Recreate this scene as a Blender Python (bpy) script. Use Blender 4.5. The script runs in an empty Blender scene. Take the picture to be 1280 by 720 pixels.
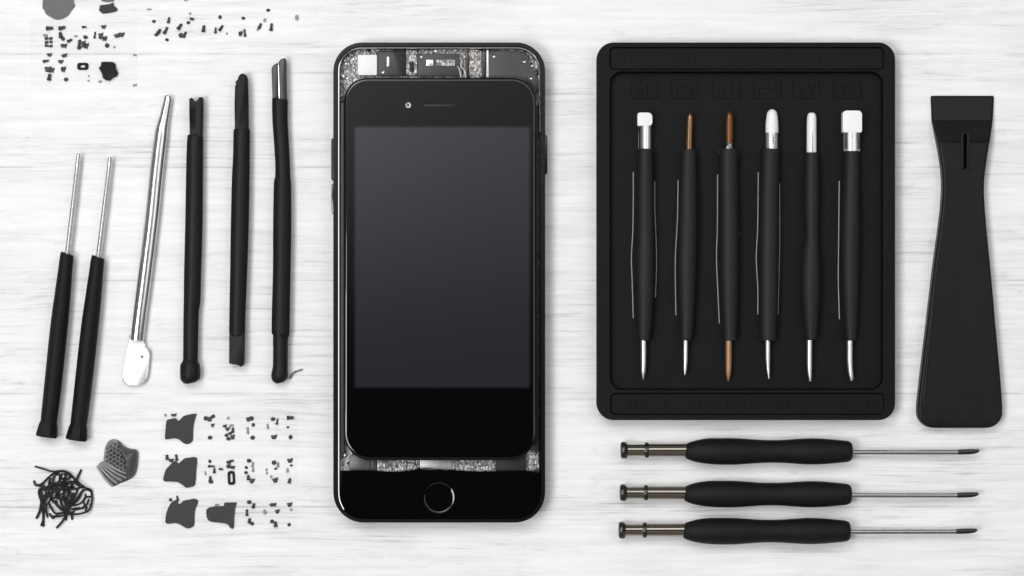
import bpy, bmesh, math, random
from mathutils import Vector, Matrix
random.seed(7)
S = 0.000256            # metres covered by one photo pixel on the table plane
HC = 0.9                # camera height above the table
HP = HC / S
PI = math.pi
scene = bpy.context.scene
COL = scene.collection

# ------------------------------------------------------------------ materials
def new_mat(name):
    m = bpy.data.materials.new(name); m.use_nodes = True
    nt = m.node_tree
    return m, nt, nt.nodes['Principled BSDF'], nt.nodes, nt.links

def N(nodes, kind, **kw):
    n = nodes.new(kind)
    for k, v in kw.items():
        if k in n.inputs: n.inputs[k].default_value = v
        else: setattr(n, k, v)
    return n

def plain(name, col, rough=0.5, metal=0.0, spec=0.5, var=0.12, scale=900, bump=0.0, bscale=4000, coat=0.0, rvar=0.08, bdist=0.00008):
    m, nt, b, nd, lk = new_mat(name)
    if not isinstance(col, (tuple, list)): col = (col, col, col)
    tc = nd.new('ShaderNodeTexCoord')
    nz = N(nd, 'ShaderNodeTexNoise', Scale=scale, Detail=4.0, Roughness=0.6)
    lk.new(tc.outputs['Object'], nz.inputs['Vector'])
    cr = nd.new('ShaderNodeValToRGB')
    cr.color_ramp.elements[0].position = .3; cr.color_ramp.elements[1].position = .7
    cr.color_ramp.elements[0].color = tuple(c*(1-var) for c in col)+(1,)
    cr.color_ramp.elements[1].color = tuple(min(1, c*(1+var)) for c in col)+(1,)
    lk.new(nz.outputs['Fac'], cr.inputs['Fac']); lk.new(cr.outputs['Color'], b.inputs['Base Color'])
    mr = N(nd, 'ShaderNodeMapRange'); mr.inputs['To Min'].default_value = max(0, rough-rvar); mr.inputs['To Max'].default_value = min(1, rough+rvar)
    lk.new(nz.outputs['Fac'], mr.inputs['Value']); lk.new(mr.outputs['Result'], b.inputs['Roughness'])
    b.inputs['Metallic'].default_value = metal
    b.inputs['Specular IOR Level'].default_value = spec
    b.inputs['Coat Weight'].default_value = coat; b.inputs['Coat Roughness'].default_value = 0.05
    if bump:
        n2 = N(nd, 'ShaderNodeTexNoise', Scale=bscale, Detail=3.0)
        lk.new(tc.outputs['Object'], n2.inputs['Vector'])
        bp = N(nd, 'ShaderNodeBump', Strength=bump, Distance=bdist)
        lk.new(n2.outputs['Fac'], bp.inputs['Height']); lk.new(bp.outputs['Normal'], b.inputs['Normal'])
    return m

def foil(name, lo, hi, scale, metal=0.3, warm=(1, 1, 1), gam=1.0):
    """densely packed tiny metal parts: boxy cells of different greys over a crumpled shield"""
    m, nt, b, nd, lk = new_mat(name)
    tc = nd.new('ShaderNodeTexCoord')
    mp = nd.new('ShaderNodeMapping'); mp.inputs['Scale'].default_value = (1, .62, 1); lk.new(tc.outputs['Object'], mp.inputs['Vector'])
    vo = N(nd, 'ShaderNodeTexVoronoi', Scale=scale); vo.distance = 'CHEBYCHEV'; vo.voronoi_dimensions = '2D'
    ve = N(nd, 'ShaderNodeTexVoronoi', Scale=scale); ve.distance = 'CHEBYCHEV'; ve.voronoi_dimensions = '2D'; ve.feature = 'F2'
    nz = N(nd, 'ShaderNodeTexNoise', Scale=scale*1.3, Detail=4.0, Roughness=.7)
    lk.new(mp.outputs[0], vo.inputs['Vector']); lk.new(mp.outputs[0], ve.inputs['Vector']); lk.new(mp.outputs[0], nz.inputs['Vector'])
    sx = nd.new('ShaderNodeSeparateColor'); lk.new(vo.outputs['Color'], sx.inputs[0])
    gp = nd.new('ShaderNodeMath'); gp.operation = 'SUBTRACT'; lk.new(ve.outputs['Distance'], gp.inputs[0]); lk.new(vo.outputs['Distance'], gp.inputs[1])
    g2 = N(nd, 'ShaderNodeMapRange'); g2.inputs['From Min'].default_value = .02; g2.inputs['From Max'].default_value = .14; lk.new(gp.outputs[0], g2.inputs['Value'])
    pw = nd.new('ShaderNodeMath'); pw.operation = 'POWER'; lk.new(sx.outputs[0], pw.inputs[0]); pw.inputs[1].default_value = gam
    m1 = nd.new('ShaderNodeMath'); m1.operation = 'MULTIPLY'; lk.new(pw.outputs[0], m1.inputs[0]); lk.new(g2.outputs['Result'], m1.inputs[1])
    n2 = N(nd, 'ShaderNodeMapRange'); n2.inputs['From Min'].default_value = .35; n2.inputs['From Max'].default_value = .62; n2.inputs['To Min'].default_value = .08; n2.inputs['To Max'].default_value = 1.35
    lk.new(nz.outputs['Fac'], n2.inputs['Value'])
    m2 = nd.new('ShaderNodeMath'); m2.operation = 'MULTIPLY'; lk.new(m1.outputs[0], m2.inputs[0]); lk.new(n2.outputs['Result'], m2.inputs[1])
    cr = nd.new('ShaderNodeValToRGB')
    cr.color_ramp.elements[0].position = .05; cr.color_ramp.elements[1].position = .8
    cr.color_ramp.elements[0].color = (lo, lo, lo, 1)
    cr.color_ramp.elements[1].color = tuple(hi*w for w in warm)+(1,)
    lk.new(m2.outputs[0], cr.inputs['Fac']); lk.new(cr.outputs['Color'], b.inputs['Base Color'])
    b.inputs['Metallic'].default_value = metal; b.inputs['Roughness'].default_value = .34
    bp = N(nd, 'ShaderNodeBump', Strength=.8, Distance=.0004)
    lk.new(m2.outputs[0], bp.inputs['Height']); lk.new(bp.outputs['Normal'], b.inputs['Normal'])
    return m

def lcd_mat():
    """unlit display seen through the cover glass: its border dissolves softly into the black print"""
    m, nt, b, nd, lk = new_mat('lcd_glass')
    tc = nd.new('ShaderNodeTexCoord'); sp = nd.new('ShaderNodeSeparateXYZ'); lk.new(tc.outputs['Object'], sp.inputs[0])
    def edge(sock, c, half, soft):
        a = nd.new('ShaderNodeMath'); a.operation = 'SUBTRACT'; lk.new(sock, a.inputs[0]); a.inputs[1].default_value = c
        q = nd.new('ShaderNodeMath'); q.operation = 'ABSOLUTE'; lk.new(a.outputs[0], q.inputs[0])
        r = N(nd, 'ShaderNodeMapRange'); r.interpolation_type = 'SMOOTHSTEP'; r.inputs['From Min'].default_value = half; r.inputs['From Max'].default_value = half-soft
        lk.new(q.outputs[0], r.inputs['Value']); return r.outputs['Result']
    k = (HP-34)/HP*S
    ex = edge(sp.outputs['X'], (552.7-550)*k, 112.6*k, 7*k); ey = edge(sp.outputs['Y'], (336-321.5)*k, 165*k, 4.5*k)
    mu = nd.new('ShaderNodeMath'); mu.operation = 'MULTIPLY'; lk.new(ex, mu.inputs[0]); lk.new(ey, mu.inputs[1])
    cr = nd.new('ShaderNodeValToRGB'); cr.color_ramp.elements[0].color = (.0012, .0013, .0018, 1); cr.color_ramp.elements[1].color = (.0165, .0175, .0225, 1)
    lk.new(mu.outputs[0], cr.inputs['Fac']); lk.new(cr.outputs['Color'], b.inputs['Base Color'])
    mr = N(nd, 'ShaderNodeMapRange'); mr.inputs['To Min'].default_value = .5; mr.inputs['To Max'].default_value = 1.0
    lk.new(mu.outputs[0], mr.inputs['Value']); lk.new(mr.outputs['Result'], b.inputs['Specular IOR Level'])
    b.inputs['Roughness'].default_value = .035
    return m

def table_mat():
    m, nt, b, nd, lk = new_mat('whitewashed_wood')
    tc = nd.new('ShaderNodeTexCoord')
    px = nd.new('ShaderNodeVectorMath'); px.operation = 'SCALE'; px.inputs['Scale'].default_value = 1/S
    lk.new(tc.outputs['Object'], px.inputs[0])
    # slow waviness of the grain
    wv = N(nd, 'ShaderNodeTexNoise', Scale=0.006, Detail=2.0); lk.new(px.outputs[0], wv.inputs['Vector'])
    wsub = nd.new('ShaderNodeVectorMath'); wsub.operation = 'SUBTRACT'; wsub.inputs[1].default_value = (.5, .5, .5)
    lk.new(wv.outputs['Color'], wsub.inputs[0])
    wm = nd.new('ShaderNodeVectorMath'); wm.operation = 'MULTIPLY'; wm.inputs[1].default_value = (0, 9, 0)
    lk.new(wsub.outputs[0], wm.inputs[0])
    wa = nd.new('ShaderNodeVectorMath'); wa.operation = 'ADD'
    lk.new(px.outputs[0], wa.inputs[0]); lk.new(wm.outputs[0], wa.inputs[1])
    def layer(sx, sy, det, lo, hi, rough=.6, off=0, src=None):
        mp = nd.new('ShaderNodeMapping'); mp.inputs['Scale'].default_value = (1/sx, 1/sy, 1); mp.inputs['Location'].default_value = (off, off*1.7, 0)
        lk.new((src or wa).outputs[0], mp.inputs['Vector'])
        nz = N(nd, 'ShaderNodeTexNoise', Scale=1.0, Detail=det, Roughness=rough); nz.noise_dimensions = '2D'
        lk.new(mp.outputs[0], nz.inputs['Vector'])
        r = N(nd, 'ShaderNodeMapRange'); r.inputs['From Min'].default_value = lo; r.inputs['From Max'].default_value = hi
        lk.new(nz.outputs['Fac'], r.inputs['Value'])
        return r.outputs['Result']
    def M2(op, a, c):
        x = nd.new('ShaderNodeMath'); x.operation = op
        for i, v in enumerate((a, c)):
            if isinstance(v, (int, float)): x.inputs[i].default_value = v
            else: lk.new(v, x.inputs[i])
        return x.outputs[0]
    patch = layer(330, 75, 3, .36, .66, off=3.1)
    patch2 = layer(150, 40, 3, .42, .70, off=9.3)
    s1 = layer(105, 4.2, 5, .54, .80, .62, 11)
    s2 = layer(24, 2.4, 4, .50, .86, .6, 23)
    s3 = layer(200, 3.2, 3, .60, .76, .5, 41)
    s4 = layer(46, 9, 5, .60, .78, .7, 57)
    fine = layer(40, 1.7, 2, .25, .8, .6, 71)
    d = M2('MULTIPLY', s1, M2('MULTIPLY', patch, .36))
    d = M2('ADD', d, M2('MULTIPLY', s2, M2('MULTIPLY', patch2, .20)))
    d = M2('ADD', d, M2('MULTIPLY', s3, M2('MULTIPLY', patch, .16)))
    d = M2('ADD', d, M2('MULTIPLY', s4, M2('MULTIPLY', patch2, .26)))
    mid = layer(120, 9, 3, .3, .72, .55, 131)
    d = M2('ADD', d, M2('MULTIPLY', mid, .10))
    d = M2('ADD', d, M2('MULTIPLY', fine, .04))
    d = M2('ADD', d, M2('MULTIPLY', patch, .05))
    # board joints every 141.5 px
    sep = nd.new('ShaderNodeSeparateXYZ'); lk.new(px.outputs[0], sep.inputs[0])
    yy = M2('ADD', sep.outputs['Y'], 141.5*20 - 9.5)
    md = M2('MODULO', yy, 141.5)
    dist = M2('ABSOLUTE', M2('SUBTRACT', md, 70.75), 0)
    r = N(nd, 'ShaderNodeMapRange'); r.inputs['From Min'].default_value = 69.2; r.inputs['From Max'].default_value = 70.6
    lk.new(dist, r.inputs['Value'])
    sm = layer(130, 200, 3, .40, .62, .6, 91, px)
    seam = M2('MULTIPLY', r.outputs['Result'], M2('MULTIPLY', sm, .30))
    d = M2('ADD', d, seam)
    cr = nd.new('ShaderNodeValToRGB'); e = cr.color_ramp.elements
    e[0].position = 0; e[0].color = (.87, .87, .87, 1)
    e[1].position = .65; e[1].color = (.32, .317, .313, 1)
    lk.new(d, cr.inputs['Fac']); lk.new(cr.outputs['Color'], b.inputs['Base Color'])
    b.inputs['Roughness'].default_value = .62; b.inputs['Specular IOR Level'].default_value = .25
    bp = N(nd, 'ShaderNodeBump', Strength=.35, Distance=.00025); bp.invert = True
    lk.new(d, bp.inputs['Height']); lk.new(bp.outputs['Normal'], b.inputs['Normal'])
    return m

def film_mat():
    m, nt, b, nd, lk = new_mat('clear_film')
    out = nd['Material Output']
    tr = nd.new('ShaderNodeBsdfTransparent'); tr.inputs['Color'].default_value = (.996, .996, .996, 1)
    mx = nd.new('ShaderNodeMixShader'); mx.inputs[0].default_value = .022
    b.inputs['Base Color'].default_value = (.8, .8, .8, 1); b.inputs['Roughness'].default_value = .35
    lk.new(tr.outputs[0], mx.inputs[1]); lk.new(b.outputs[0], mx.inputs[2]); lk.new(mx.outputs[0], out.inputs['Surface'])
    return m

M = {}
M['table'] = table_mat()
M['film'] = film_mat()
M['handle'] = plain('black_rubber', (.0068, .0068, .0075), .58, spec=.17, var=.3, scale=420, rvar=.14, bump=.25, bscale=5000)
M['spudger'] = plain('black_nylon', (.0075, .0075, .0078), .5, spec=.2, bump=.2)
M['tray'] = plain('black_tray_plastic', (.0036, .0038, .0042), .5, spec=.12, bump=.3, bscale=6000, var=.25, scale=160, rvar=.12)
M['tray_tool'] = plain('dark_grey_grip', (.0125, .0125, .0145), .55, spec=.22, bump=.25, bscale=5000)
M['steel'] = plain('brushed_steel', (.5, .5, .5), .28, metal=1, var=.05)
M['pry'] = plain('black_pry_plastic', (.0040, .0040, .0046), .44, spec=.2, var=.25, scale=200, rvar=.12, bump=.15, bscale=5000)
M['blade'] = plain('smoky_blade_steel', (.05, .05, .05), .38, metal=1, var=.08)
M['spat'] = plain('pale_spatula_steel', (.58, .58, .58), .36, metal=.35, var=.05)
M['bright_steel'] = plain('bright_steel', (.68, .68, .675), .3, metal=.85, var=.04)
M['satin'] = plain('satin_silver', (.60, .60, .60), .22, metal=1, var=.04)
M['chrome'] = plain('polished_rim', (.85, .85, .86), .16, metal=1, var=.03)
M['gun'] = plain('dark_bronze_metal', (.30, .265, .22), .12, metal=1, var=.05, rvar=.03)
M['gun_black'] = plain('blackened_metal', (.05, .048, .045), .3, metal=.8, var=.1)
M['dark_steel'] = plain('dark_steel', (.42, .42, .42), .16, metal=1, var=.08)
M['copper'] = plain('brown_copper', (.15, .055, .018), .33, metal=.7, var=.22, scale=1500)
M['bronze'] = plain('bronze_rod', (.21, .12, .065), .26, metal=.9, var=.1)
M['rust'] = plain('worn_copper', (.34, .18, .095), .42, metal=.4, var=.45, scale=2500, bump=.4)
M['white'] = plain('white_plastic', (.80, .80, .79), .5, var=.03)
M['blackgloss'] = plain('gloss_black_glass', (.0012, .0013, .0018), .035, spec=.5, var=.02, rvar=.005)
M['lcd'] = lcd_mat()
M['frame'] = plain('jet_black_frame', (.0045, .0045, .005), .16, spec=.5, var=.05, rvar=.02)
M['mattblack'] = plain('matt_black', (.012, .012, .013), .5, spec=.3)
M['shield'] = plain('graphite_shield', (.040, .040, .043), .45, spec=.4, metal=.1, bump=.15)
M['plate_grey'] = plain('grey_plate', (.085, .09, .09), .4, metal=.3, bump=.15)
M['shield_lite'] = plain('pale_shield', (.33, .33, .34), .4, metal=.5, bump=.2)
M['foil'] = foil('crumpled_foil', .05, .95, 1050, metal=.1, gam=.5)
M['foil_dark'] = foil('speckled_board', .03, .9, 900, metal=.1, gam=.7)
M['foil_warm'] = foil('pinkish_flex', .07, .97, 900, metal=.15, warm=(1, .94, .90), gam=.45)
M['screw'] = plain('black_screw_steel', (.035, .035, .035), .45, metal=.4, var=.5, scale=3500)
M['screw_grey'] = plain('grey_screw_steel', (.30, .30, .30), .5, metal=.3, var=.2)
M['pad'] = plain('charcoal_pad', (.055, .055, .055), .75, spec=.1, var=.06, bump=.2)
M['pad_grey'] = plain('grey_pad', (.15, .15, .15), .75, spec=.15, var=.06, bump=.2)
M['pad_black'] = plain('black_pad', (.017, .017, .017), .7, spec=.15, var=.25, bump=.6, bscale=2500)
M['mesh_gray'] = plain('grey_mesh_fabric', (.30, .30, .30), .5, metal=.35, var=.35, scale=2600, bump=.3)
M['flap'] = plain('grey_satin_sheet', (.065, .065, .065), .45, metal=.2, var=.06)
M['wire'] = plain('black_wire', (.013, .013, .013), .45, spec=.35)
M['glint_line'] = plain('glint_grey', (.30, .30, .30), .5, metal=.4)  # pale grey standing in for highlights of the tray slots

# ------------------------------------------------------------------ helpers
CUR = {'ox': 640, 'oy': 360, 'k': 1.0, 'z0': 0}
def frame_of(px, py, zref=0, z0=0):
    """px, py: where the thing stands in photo pixels; zref: mean height (px units) of the outline measured; z0: base height"""
    return {'ox': px, 'oy': py, 'k': (HP-zref)/HP, 'z0': z0}

def empty(name, f, label, cat, group=None):
    o = bpy.data.objects.new(name, None); COL.objects.link(o)
    o.empty_display_size = .01
    o.location = ((f['ox']-640)*S*f['k'], (360-f['oy'])*S*f['k'], f['z0']*S)
    o['label'] = label; o['category'] = cat
    if group: o['group'] = group
    return o

def finish(bm, name, mat, f, parent=None, smooth=True, doubles=True):
    """bm is in photo px (x right, y DOWN, z up): convert to metres relative to the frame f"""
    if doubles: bmesh.ops.remove_doubles(bm, verts=bm.verts, dist=1e-4)
    k = f['k']
    for v in bm.verts:
        v.co = Vector(((v.co.x-f['ox'])*S*k, -(v.co.y-f['oy'])*S*k, (v.co.z-f['z0'])*S))
    bmesh.ops.recalc_face_normals(bm, faces=bm.faces)
    if bm.calc_volume(signed=True) < 0: bmesh.ops.reverse_faces(bm, faces=bm.faces)
    me = bpy.data.meshes.new(name); bm.to_mesh(me); bm.free()
    o = bpy.data.objects.new(name, me); COL.objects.link(o)
    if mat: me.materials.append(mat)
    if smooth:
        for p in me.polygons: p.use_smooth = True
        auto = math.radians(38)
        import_bm = bmesh.new(); import_bm.from_mesh(me)
        for e in import_bm.edges:
            if len(e.link_faces) == 2 and e.calc_face_angle(0) > auto: e.smooth = False
        import_bm.to_mesh(me); import_bm.free()
    if parent: o.parent = parent
    else: o.location = ((f['ox']-640)*S*k, (360-f['oy'])*S*k, f['z0']*S)
    return o

def tag(o, label, cat, group=None):
    o['label'] = label; o['category'] = cat
    if group: o['group'] = group
    return o

def turned(bm, st, seg=24, flat=1.0, cap=True, phase=0):
    """a turned or tapered body through stations (x, y, z, r); flat squashes it in z"""
    rings = []
    n = len(st)
    for i, (x, y, z, r) in enumerate(st):
        a = st[max(0, i-1)]; c = st[min(n-1, i+1)]
        t = Vector((c[0]-a[0], c[1]-a[1], c[2]-a[2]))
        if t.length < 1e-6: t = Vector((st[-1][0]-st[0][0], st[-1][1]-st[0][1], 0))
        t.normalize()
        up = Vector((0, 0, 1)); side = t.cross(up)
        if side.length < 1e-4: side = Vector((1, 0, 0))
        side.normalize(); up = side.cross(t)
        ring = [bm.verts.new(Vector((x, y, z)) + side*r*math.cos(2*PI*j/seg+phase) + up*r*flat*math.sin(2*PI*j/seg+phase)) for j in range(seg)]
        rings.append(ring)
    for a, b in zip(rings, rings[1:]):
        for j in range(seg):
            bm.faces.new((a[j], a[(j+1) % seg], b[(j+1) % seg], b[j]))
    if cap:
        bm.faces.new(rings[0]); bm.faces.new(rings[-1])
    return rings

def dense(st, m=4):
    """smooth the stations: Catmull-Rom"""
    out = []
    for i in range(len(st)-1):
        p0 = st[max(0, i-1)]; p1 = st[i]; p2 = st[i+1]; p3 = st[min(len(st)-1, i+2)]
        for j in range(m):
            t = j/m
            out.append(tuple(.5*((2*p1[q]) + (-p0[q]+p2[q])*t + (2*p0[q]-5*p1[q]+4*p2[q]-p3[q])*t*t + (-p0[q]+3*p1[q]-3*p2[q]+p3[q])*t**3) for q in range(len(p1))))
    out.append(tuple(st[-1]))
    return out

def tube(bm, pts, r, seg=8, m=5):
    st = [(p[0], p[1], p[2], r) for p in pts]
    turned(bm, dense(st, m) if m > 1 else st, seg)

def rrect(x0, y0, x1, y1, r, n=8):
    rs = r if isinstance(r, (list, tuple)) else (r, r, r, r)   # tl, tr, br, bl
    pts = []
    for (cx, cy, a0, rr) in ((x0+rs[0], y0+rs[0], PI, rs[0]), (x1-rs[1], y0+rs[1], 1.5*PI, rs[1]), (x1-rs[2], y1-rs[2], 0, rs[2]), (x0+rs[3], y1-rs[3], .5*PI, rs[3])):
        for i in range(n+1):
            a = a0 + (PI/2)*i/n
            pts.append((cx+rr*math.cos(a), cy+rr*math.sin(a)))
    return pts

def slab(bm, pts, z0, z1, bev=0, seg=3, both=False):
    """an outline with thickness and rounded top edges"""
    lo = [bm.verts.new((x, y, z0)) for x, y in pts]
    hi = [bm.verts.new((x, y, z1)) for x, y in pts]
    fb = bm.faces.new(lo); ft = bm.faces.new(hi)
    n = len(pts)
    for i in range(n): bm.faces.new((lo[i], lo[(i+1) % n], hi[(i+1) % n], hi[i]))
    if bev:
        ed = list(ft.edges) + (list(fb.edges) if both else [])
        bmesh.ops.bevel(bm, geom=ed, offset=bev, segments=seg, affect='EDGES', profile=.5, clamp_overlap=True)

def box(bm, x0, y0, x1, y1, z0, z1, bev=.4):
    slab(bm, [(x0, y0), (x1, y0), (x1, y1), (x0, y1)], z0, z1, bev, 2)

def smoothpoly(pts, m=4):
    n = len(pts); out = []
    for i in range(n):
        p0, p1, p2, p3 = pts[i-1], pts[i], pts[(i+1) % n], pts[(i+2) % n]
        for j in range(m):
            t = j/m
            out.append(tuple(.5*((2*p1[q]) + (-p0[q]+p2[q])*t + (2*p0[q]-5*p1[q]+4*p2[q]-p3[q])*t*t + (-p0[q]+3*p1[q]-3*p2[q]+p3[q])*t**3) for q in range(2)))
    return out

def loft(bm, st, bev=3, seg=4):
    """flat tapering bar along y: stations (y, xl, xr, zbottom, ztop); top edges rounded"""
    rings = []
    for (y, xl, xr, zb, zt) in st:
        b = min(bev, (xr-xl)*.45, (zt-zb)*.8)
        prof = [(xl, zb), (xl, zt-b)]
        for i in range(1, seg+1):
            a = PI/2*i/seg; prof.append((xl+b-b*math.cos(a), zt-b+b*math.sin(a)))
        for i in range(0, seg+1):
            a = PI/2*i/seg; prof.append((xr-b+b*math.sin(a), zt-b+b*math.cos(a)))
        prof.append((xr, zb))
        rings.append([bm.verts.new((x, y, z)) for x, z in prof])
    n = len(rings[0])
    for a, b in zip(rings, rings[1:]):
        for j in range(n): bm.faces.new((a[j], a[(j+1) % n], b[(j+1) % n], b[j]))
    bm.faces.new(rings[0]); bm.faces.new(rings[-1])

def puff(bm, poly, h, z0=0, rings=10, wob=None, power=2.2, under=True):
    """a domed lump over an outline"""
    cx = sum(p[0] for p in poly)/len(poly); cy = sum(p[1] for p in poly)/len(poly)
    prev = None; c = bm.verts.new((cx, cy, z0+h+(wob(cx, cy) if wob else 0)))
    for i in range(1, rings+1):
        r = math.sin(PI/2*i/rings)
        ring = []
        for (x, y) in poly:
            X = cx+(x-cx)*r; Y = cy+(y-cy)*r
            zz = h*max(0, 1-r**power)**.5
            if wob: zz += wob(X, Y)*(1-r**4)
            ring.append(bm.verts.new((X, Y, z0+max(0, zz))))
        n = len(ring)
        if prev is None:
            for j in range(n): bm.faces.new((c, ring[j], ring[(j+1) % n]))
        else:
            for j in range(n): bm.faces.new((prev[j], prev[(j+1) % n], ring[(j+1) % n], ring[j]))
        prev = ring
    if under: bm.faces.new(prev)

def resharp(me, ang=.5):
    for p in me.polygons: p.use_smooth = p.area < 6e-5*1e-1 and len(p.vertices) <= 6
    b = bmesh.new(); b.from_mesh(me)
    for e in b.edges: e.smooth = not (len(e.link_faces) != 2 or e.calc_face_angle(0) > ang)
    b.to_mesh(me); b.free()

def disc_prof(bm, cx, cy, prof, seg=48):
    rows = [[bm.verts.new((cx+r*math.cos(2*PI*j/seg), cy+r*math.sin(2*PI*j/seg), z)) for j in range(seg)] for r, z in prof]
    for a, b in zip(rows, rows[1:]):
        for j in range(seg): bm.faces.new((a[j], a[(j+1) % seg], b[(j+1) % seg], b[j]))
    bm.faces.new(rows[0]); bm.faces.new(rows[-1])

def boolean(o, cutters, op='DIFFERENCE'):
    for c in cutters:
        md = o.modifiers.new('b', 'BOOLEAN'); md.operation = op; md.object = c; md.solver = 'EXACT'
    bpy.context.view_layer.update()
    dg = bpy.context.evaluated_depsgraph_get()
    me = bpy.data.meshes.new_from_object(o.evaluated_get(dg))
    old = o.data; o.modifiers.clear(); o.data = me; me.name = old.name
    resharp(me)
    for c in cutters: bpy.data.objects.remove(c)

def bevel_apply(o, w, seg=2, ang=40):
    md = o.modifiers.new('v', 'BEVEL'); md.width = w*S; md.segments = seg; md.limit_method = 'ANGLE'; md.angle_limit = math.radians(ang); md.use_clamp_overlap = True
    md.harden_normals = False
    bpy.context.view_layer.update()
    dg = bpy.context.evaluated_depsgraph_get()
    me = bpy.data.meshes.new_from_object(o.evaluated_get(dg)); o.modifiers.clear(); o.data = me

# ------------------------------------------------------------------ the table
def build_table():
    bm = bmesh.new()
    w, h = .62, .45
    vs = [bm.verts.new((x, y, 0)) for x, y in ((-w, -h), (w, -h), (w, h), (-w, h))]
    f = bm.faces.new(vs)
    r = bmesh.ops.extrude_face_region(bm, geom=[f])
    bmesh.ops.translate(bm, verts=[v for v in r['geom'] if isinstance(v, bmesh.types.BMVert)], vec=(0, 0, -.03))
    bmesh.ops.recalc_face_normals(bm, faces=bm.faces)
    me = bpy.data.meshes.new('table'); bm.to_mesh(me); bm.free()
    o = bpy.data.objects.new('table', me); COL.objects.link(o); me.materials.append(M['table'])
    o['kind'] = 'structure'
build_table()

# ------------------------------------------------------------------ two thin screwdrivers, far left
def thin_driver():
    f = frame_of(58.5, 546, 9)
    t = empty('screwdriver', f, 'thin black screwdriver with long bare shaft, leftmost of all the tools', 'screwdriver', 'two thin screwdrivers on the left')
    bm = bmesh.new()
    st = [(84.2, 318.5, 12, 7.6), (84, 320, 12, 8.6), (82, 338, 12, 9.0), (78.6, 370, 12, 10.2), (75, 402, 12, 11.0), (70, 450, 12, 11.2), (65.8, 490, 12, 11), (62.3, 520, 12, 10.6), (61.5, 528, 12, 10.2)]
    turned(bm, dense(st, 4), 10, phase=.3)
    finish(bm, 'handle', M['handle'], f, t)
    bm = bmesh.new()
    turned(bm, [(61.4, 526, 12, 10.2), (61, 530, 12, 11.8), (60, 538, 12, 13.2), (59, 544, 12, 14), (58.7, 546, 12, 13)], 8, phase=PI/8)
    finish(bm, 'end_cap', M['handle'], f, t)
    bm = bmesh.new()
    turned(bm, [(98.4, 192, 11, 1.9), (98.3, 193, 11, 2.4), (95.5, 220, 11.2, 2.6), (91, 260, 11.5, 2.8), (84, 321, 12, 2.9)], 16)
    finish(bm, 'shaft', M['steel'], f, t)
    bm = bmesh.new()
    turned(bm, [(84.5, 315.5, 12, 3.2), (84.3, 316, 12, 4.6), (84, 321, 12, 4.8)], 16)
    finish(bm, 'collar', M['dark_steel'], f, t)
    return t

def copy_tree(o, parent=None):
    c = o.copy(); COL.objects.link(c)
    if parent: c.parent = parent
    for ch in list(o.children): copy_tree(ch, c)
    return c

d1 = thin_driver()
for (px, py, lab) in ((95.5, 550, 'thin black screwdriver with long bare shaft, second from the left, nearer the silver spudger'),):
    c = copy_tree(d1); k = (HP-9)/HP
    c.location = ((px-640)*S*k, (360-py)*S*k, 0); c['label'] = lab
    c.rotation_euler.z = math.radians(-.4)
# ------------------------------------------------------------------ silver spudger
f = frame_of(170, 480, 8)
t = empty('metal_spudger', f, 'shiny silver metal spudger with a notched flat spatula end', 'spudger')
bm = bmesh.new()
st = [(210.3, 119.5, 8, 3.0), (210, 121, 8, 4.4), (208.5, 130, 8, 5.2), (205, 147, 8, 6.2), (202.2, 160, 8, 7.6), (200.8, 170, 8, 8.3), (196, 210, 8.4, 8.6), (189.5, 275, 8.6, 8.8), (181, 345, 8.6, 8.8), (174, 400, 8.2, 8.6), (171.2, 425, 7, 8.6)]
turned(bm, dense(st, 3), 32, flat=.82)
finish(bm, 'rod', M['satin'], f, t)
bm = bmesh.new()
out = [(162.8, 418), (179.6, 420), (179.2, 431), (182.5, 434.5), (186.6, 437), (187, 444), (185.8, 457), (184.2, 470), (181.5, 477.5), (176, 481), (165, 481.3), (157, 480), (153.8, 476), (154, 468), (156.5, 450), (160, 432)]
slab(bm, smoothpoly(out, 3), 3.0, 8.2, 2.0, 4, both=True)
finish(bm, 'spatula_end', M['spat'], f, t)
bm = bmesh.new()
slab(bm, [(172, 443), (179, 444.5), (179.2, 447), (175, 447)], 8.0, 8.9, .3, 2)
finish(bm, 'notch_lip', M['dark_steel'], f, t)

# ------------------------------------------------------------------ black spudgers
def oct_body(st, mat, f, t, name='handle', seg=10, flat=.85, m=3):
    bm = bmesh.new(); turned(bm, dense(st, m), seg, flat=flat, phase=PI/seg); return finish(bm, name, mat, f, t)

f = frame_of(238, 478, 9)
t = empty('forked_spudger', f, 'black plastic spudger with forked top and knobbed foot, next to the silver one', 'spudger')
oct_body([(244.8, 170.5, 10, 9.6), (244.3, 173, 10, 10.3), (243.6, 200, 10, 10.8), (242.6, 280, 10, 11.2), (241, 340, 10, 11), (240.2, 377, 10, 10.7), (239.2, 388, 10, 9.9), (238.6, 420, 10, 9.6), (238.2, 451, 10, 9.4)], M['spudger'], f, t)
bm = bmesh.new()
slab(bm, [(237.2, 124), (240, 122.5), (241.8, 124), (242.5, 128), (245.8, 131.5), (247.6, 126), (249, 122.3), (253, 121.6), (254, 124), (253.8, 140), (253.3, 172), (237.8, 172), (237.6, 145)], 3, 17, 3, 4)
finish(bm, 'fork', M['spudger'], f, t)
bm = bmesh.new()
turned(bm, [(238.4, 449, 11, 9), (238.3, 452, 11, 10), (238, 456, 11.5, 12.5), (238, 468, 11.5, 12.8), (238, 474, 11.5, 12.2), (238.5, 477.5, 11.5, 9), (238.8, 479, 11.5, 5)], 10, flat=.85)
finish(bm, 'knob', M['spudger'], f, t)

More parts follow.
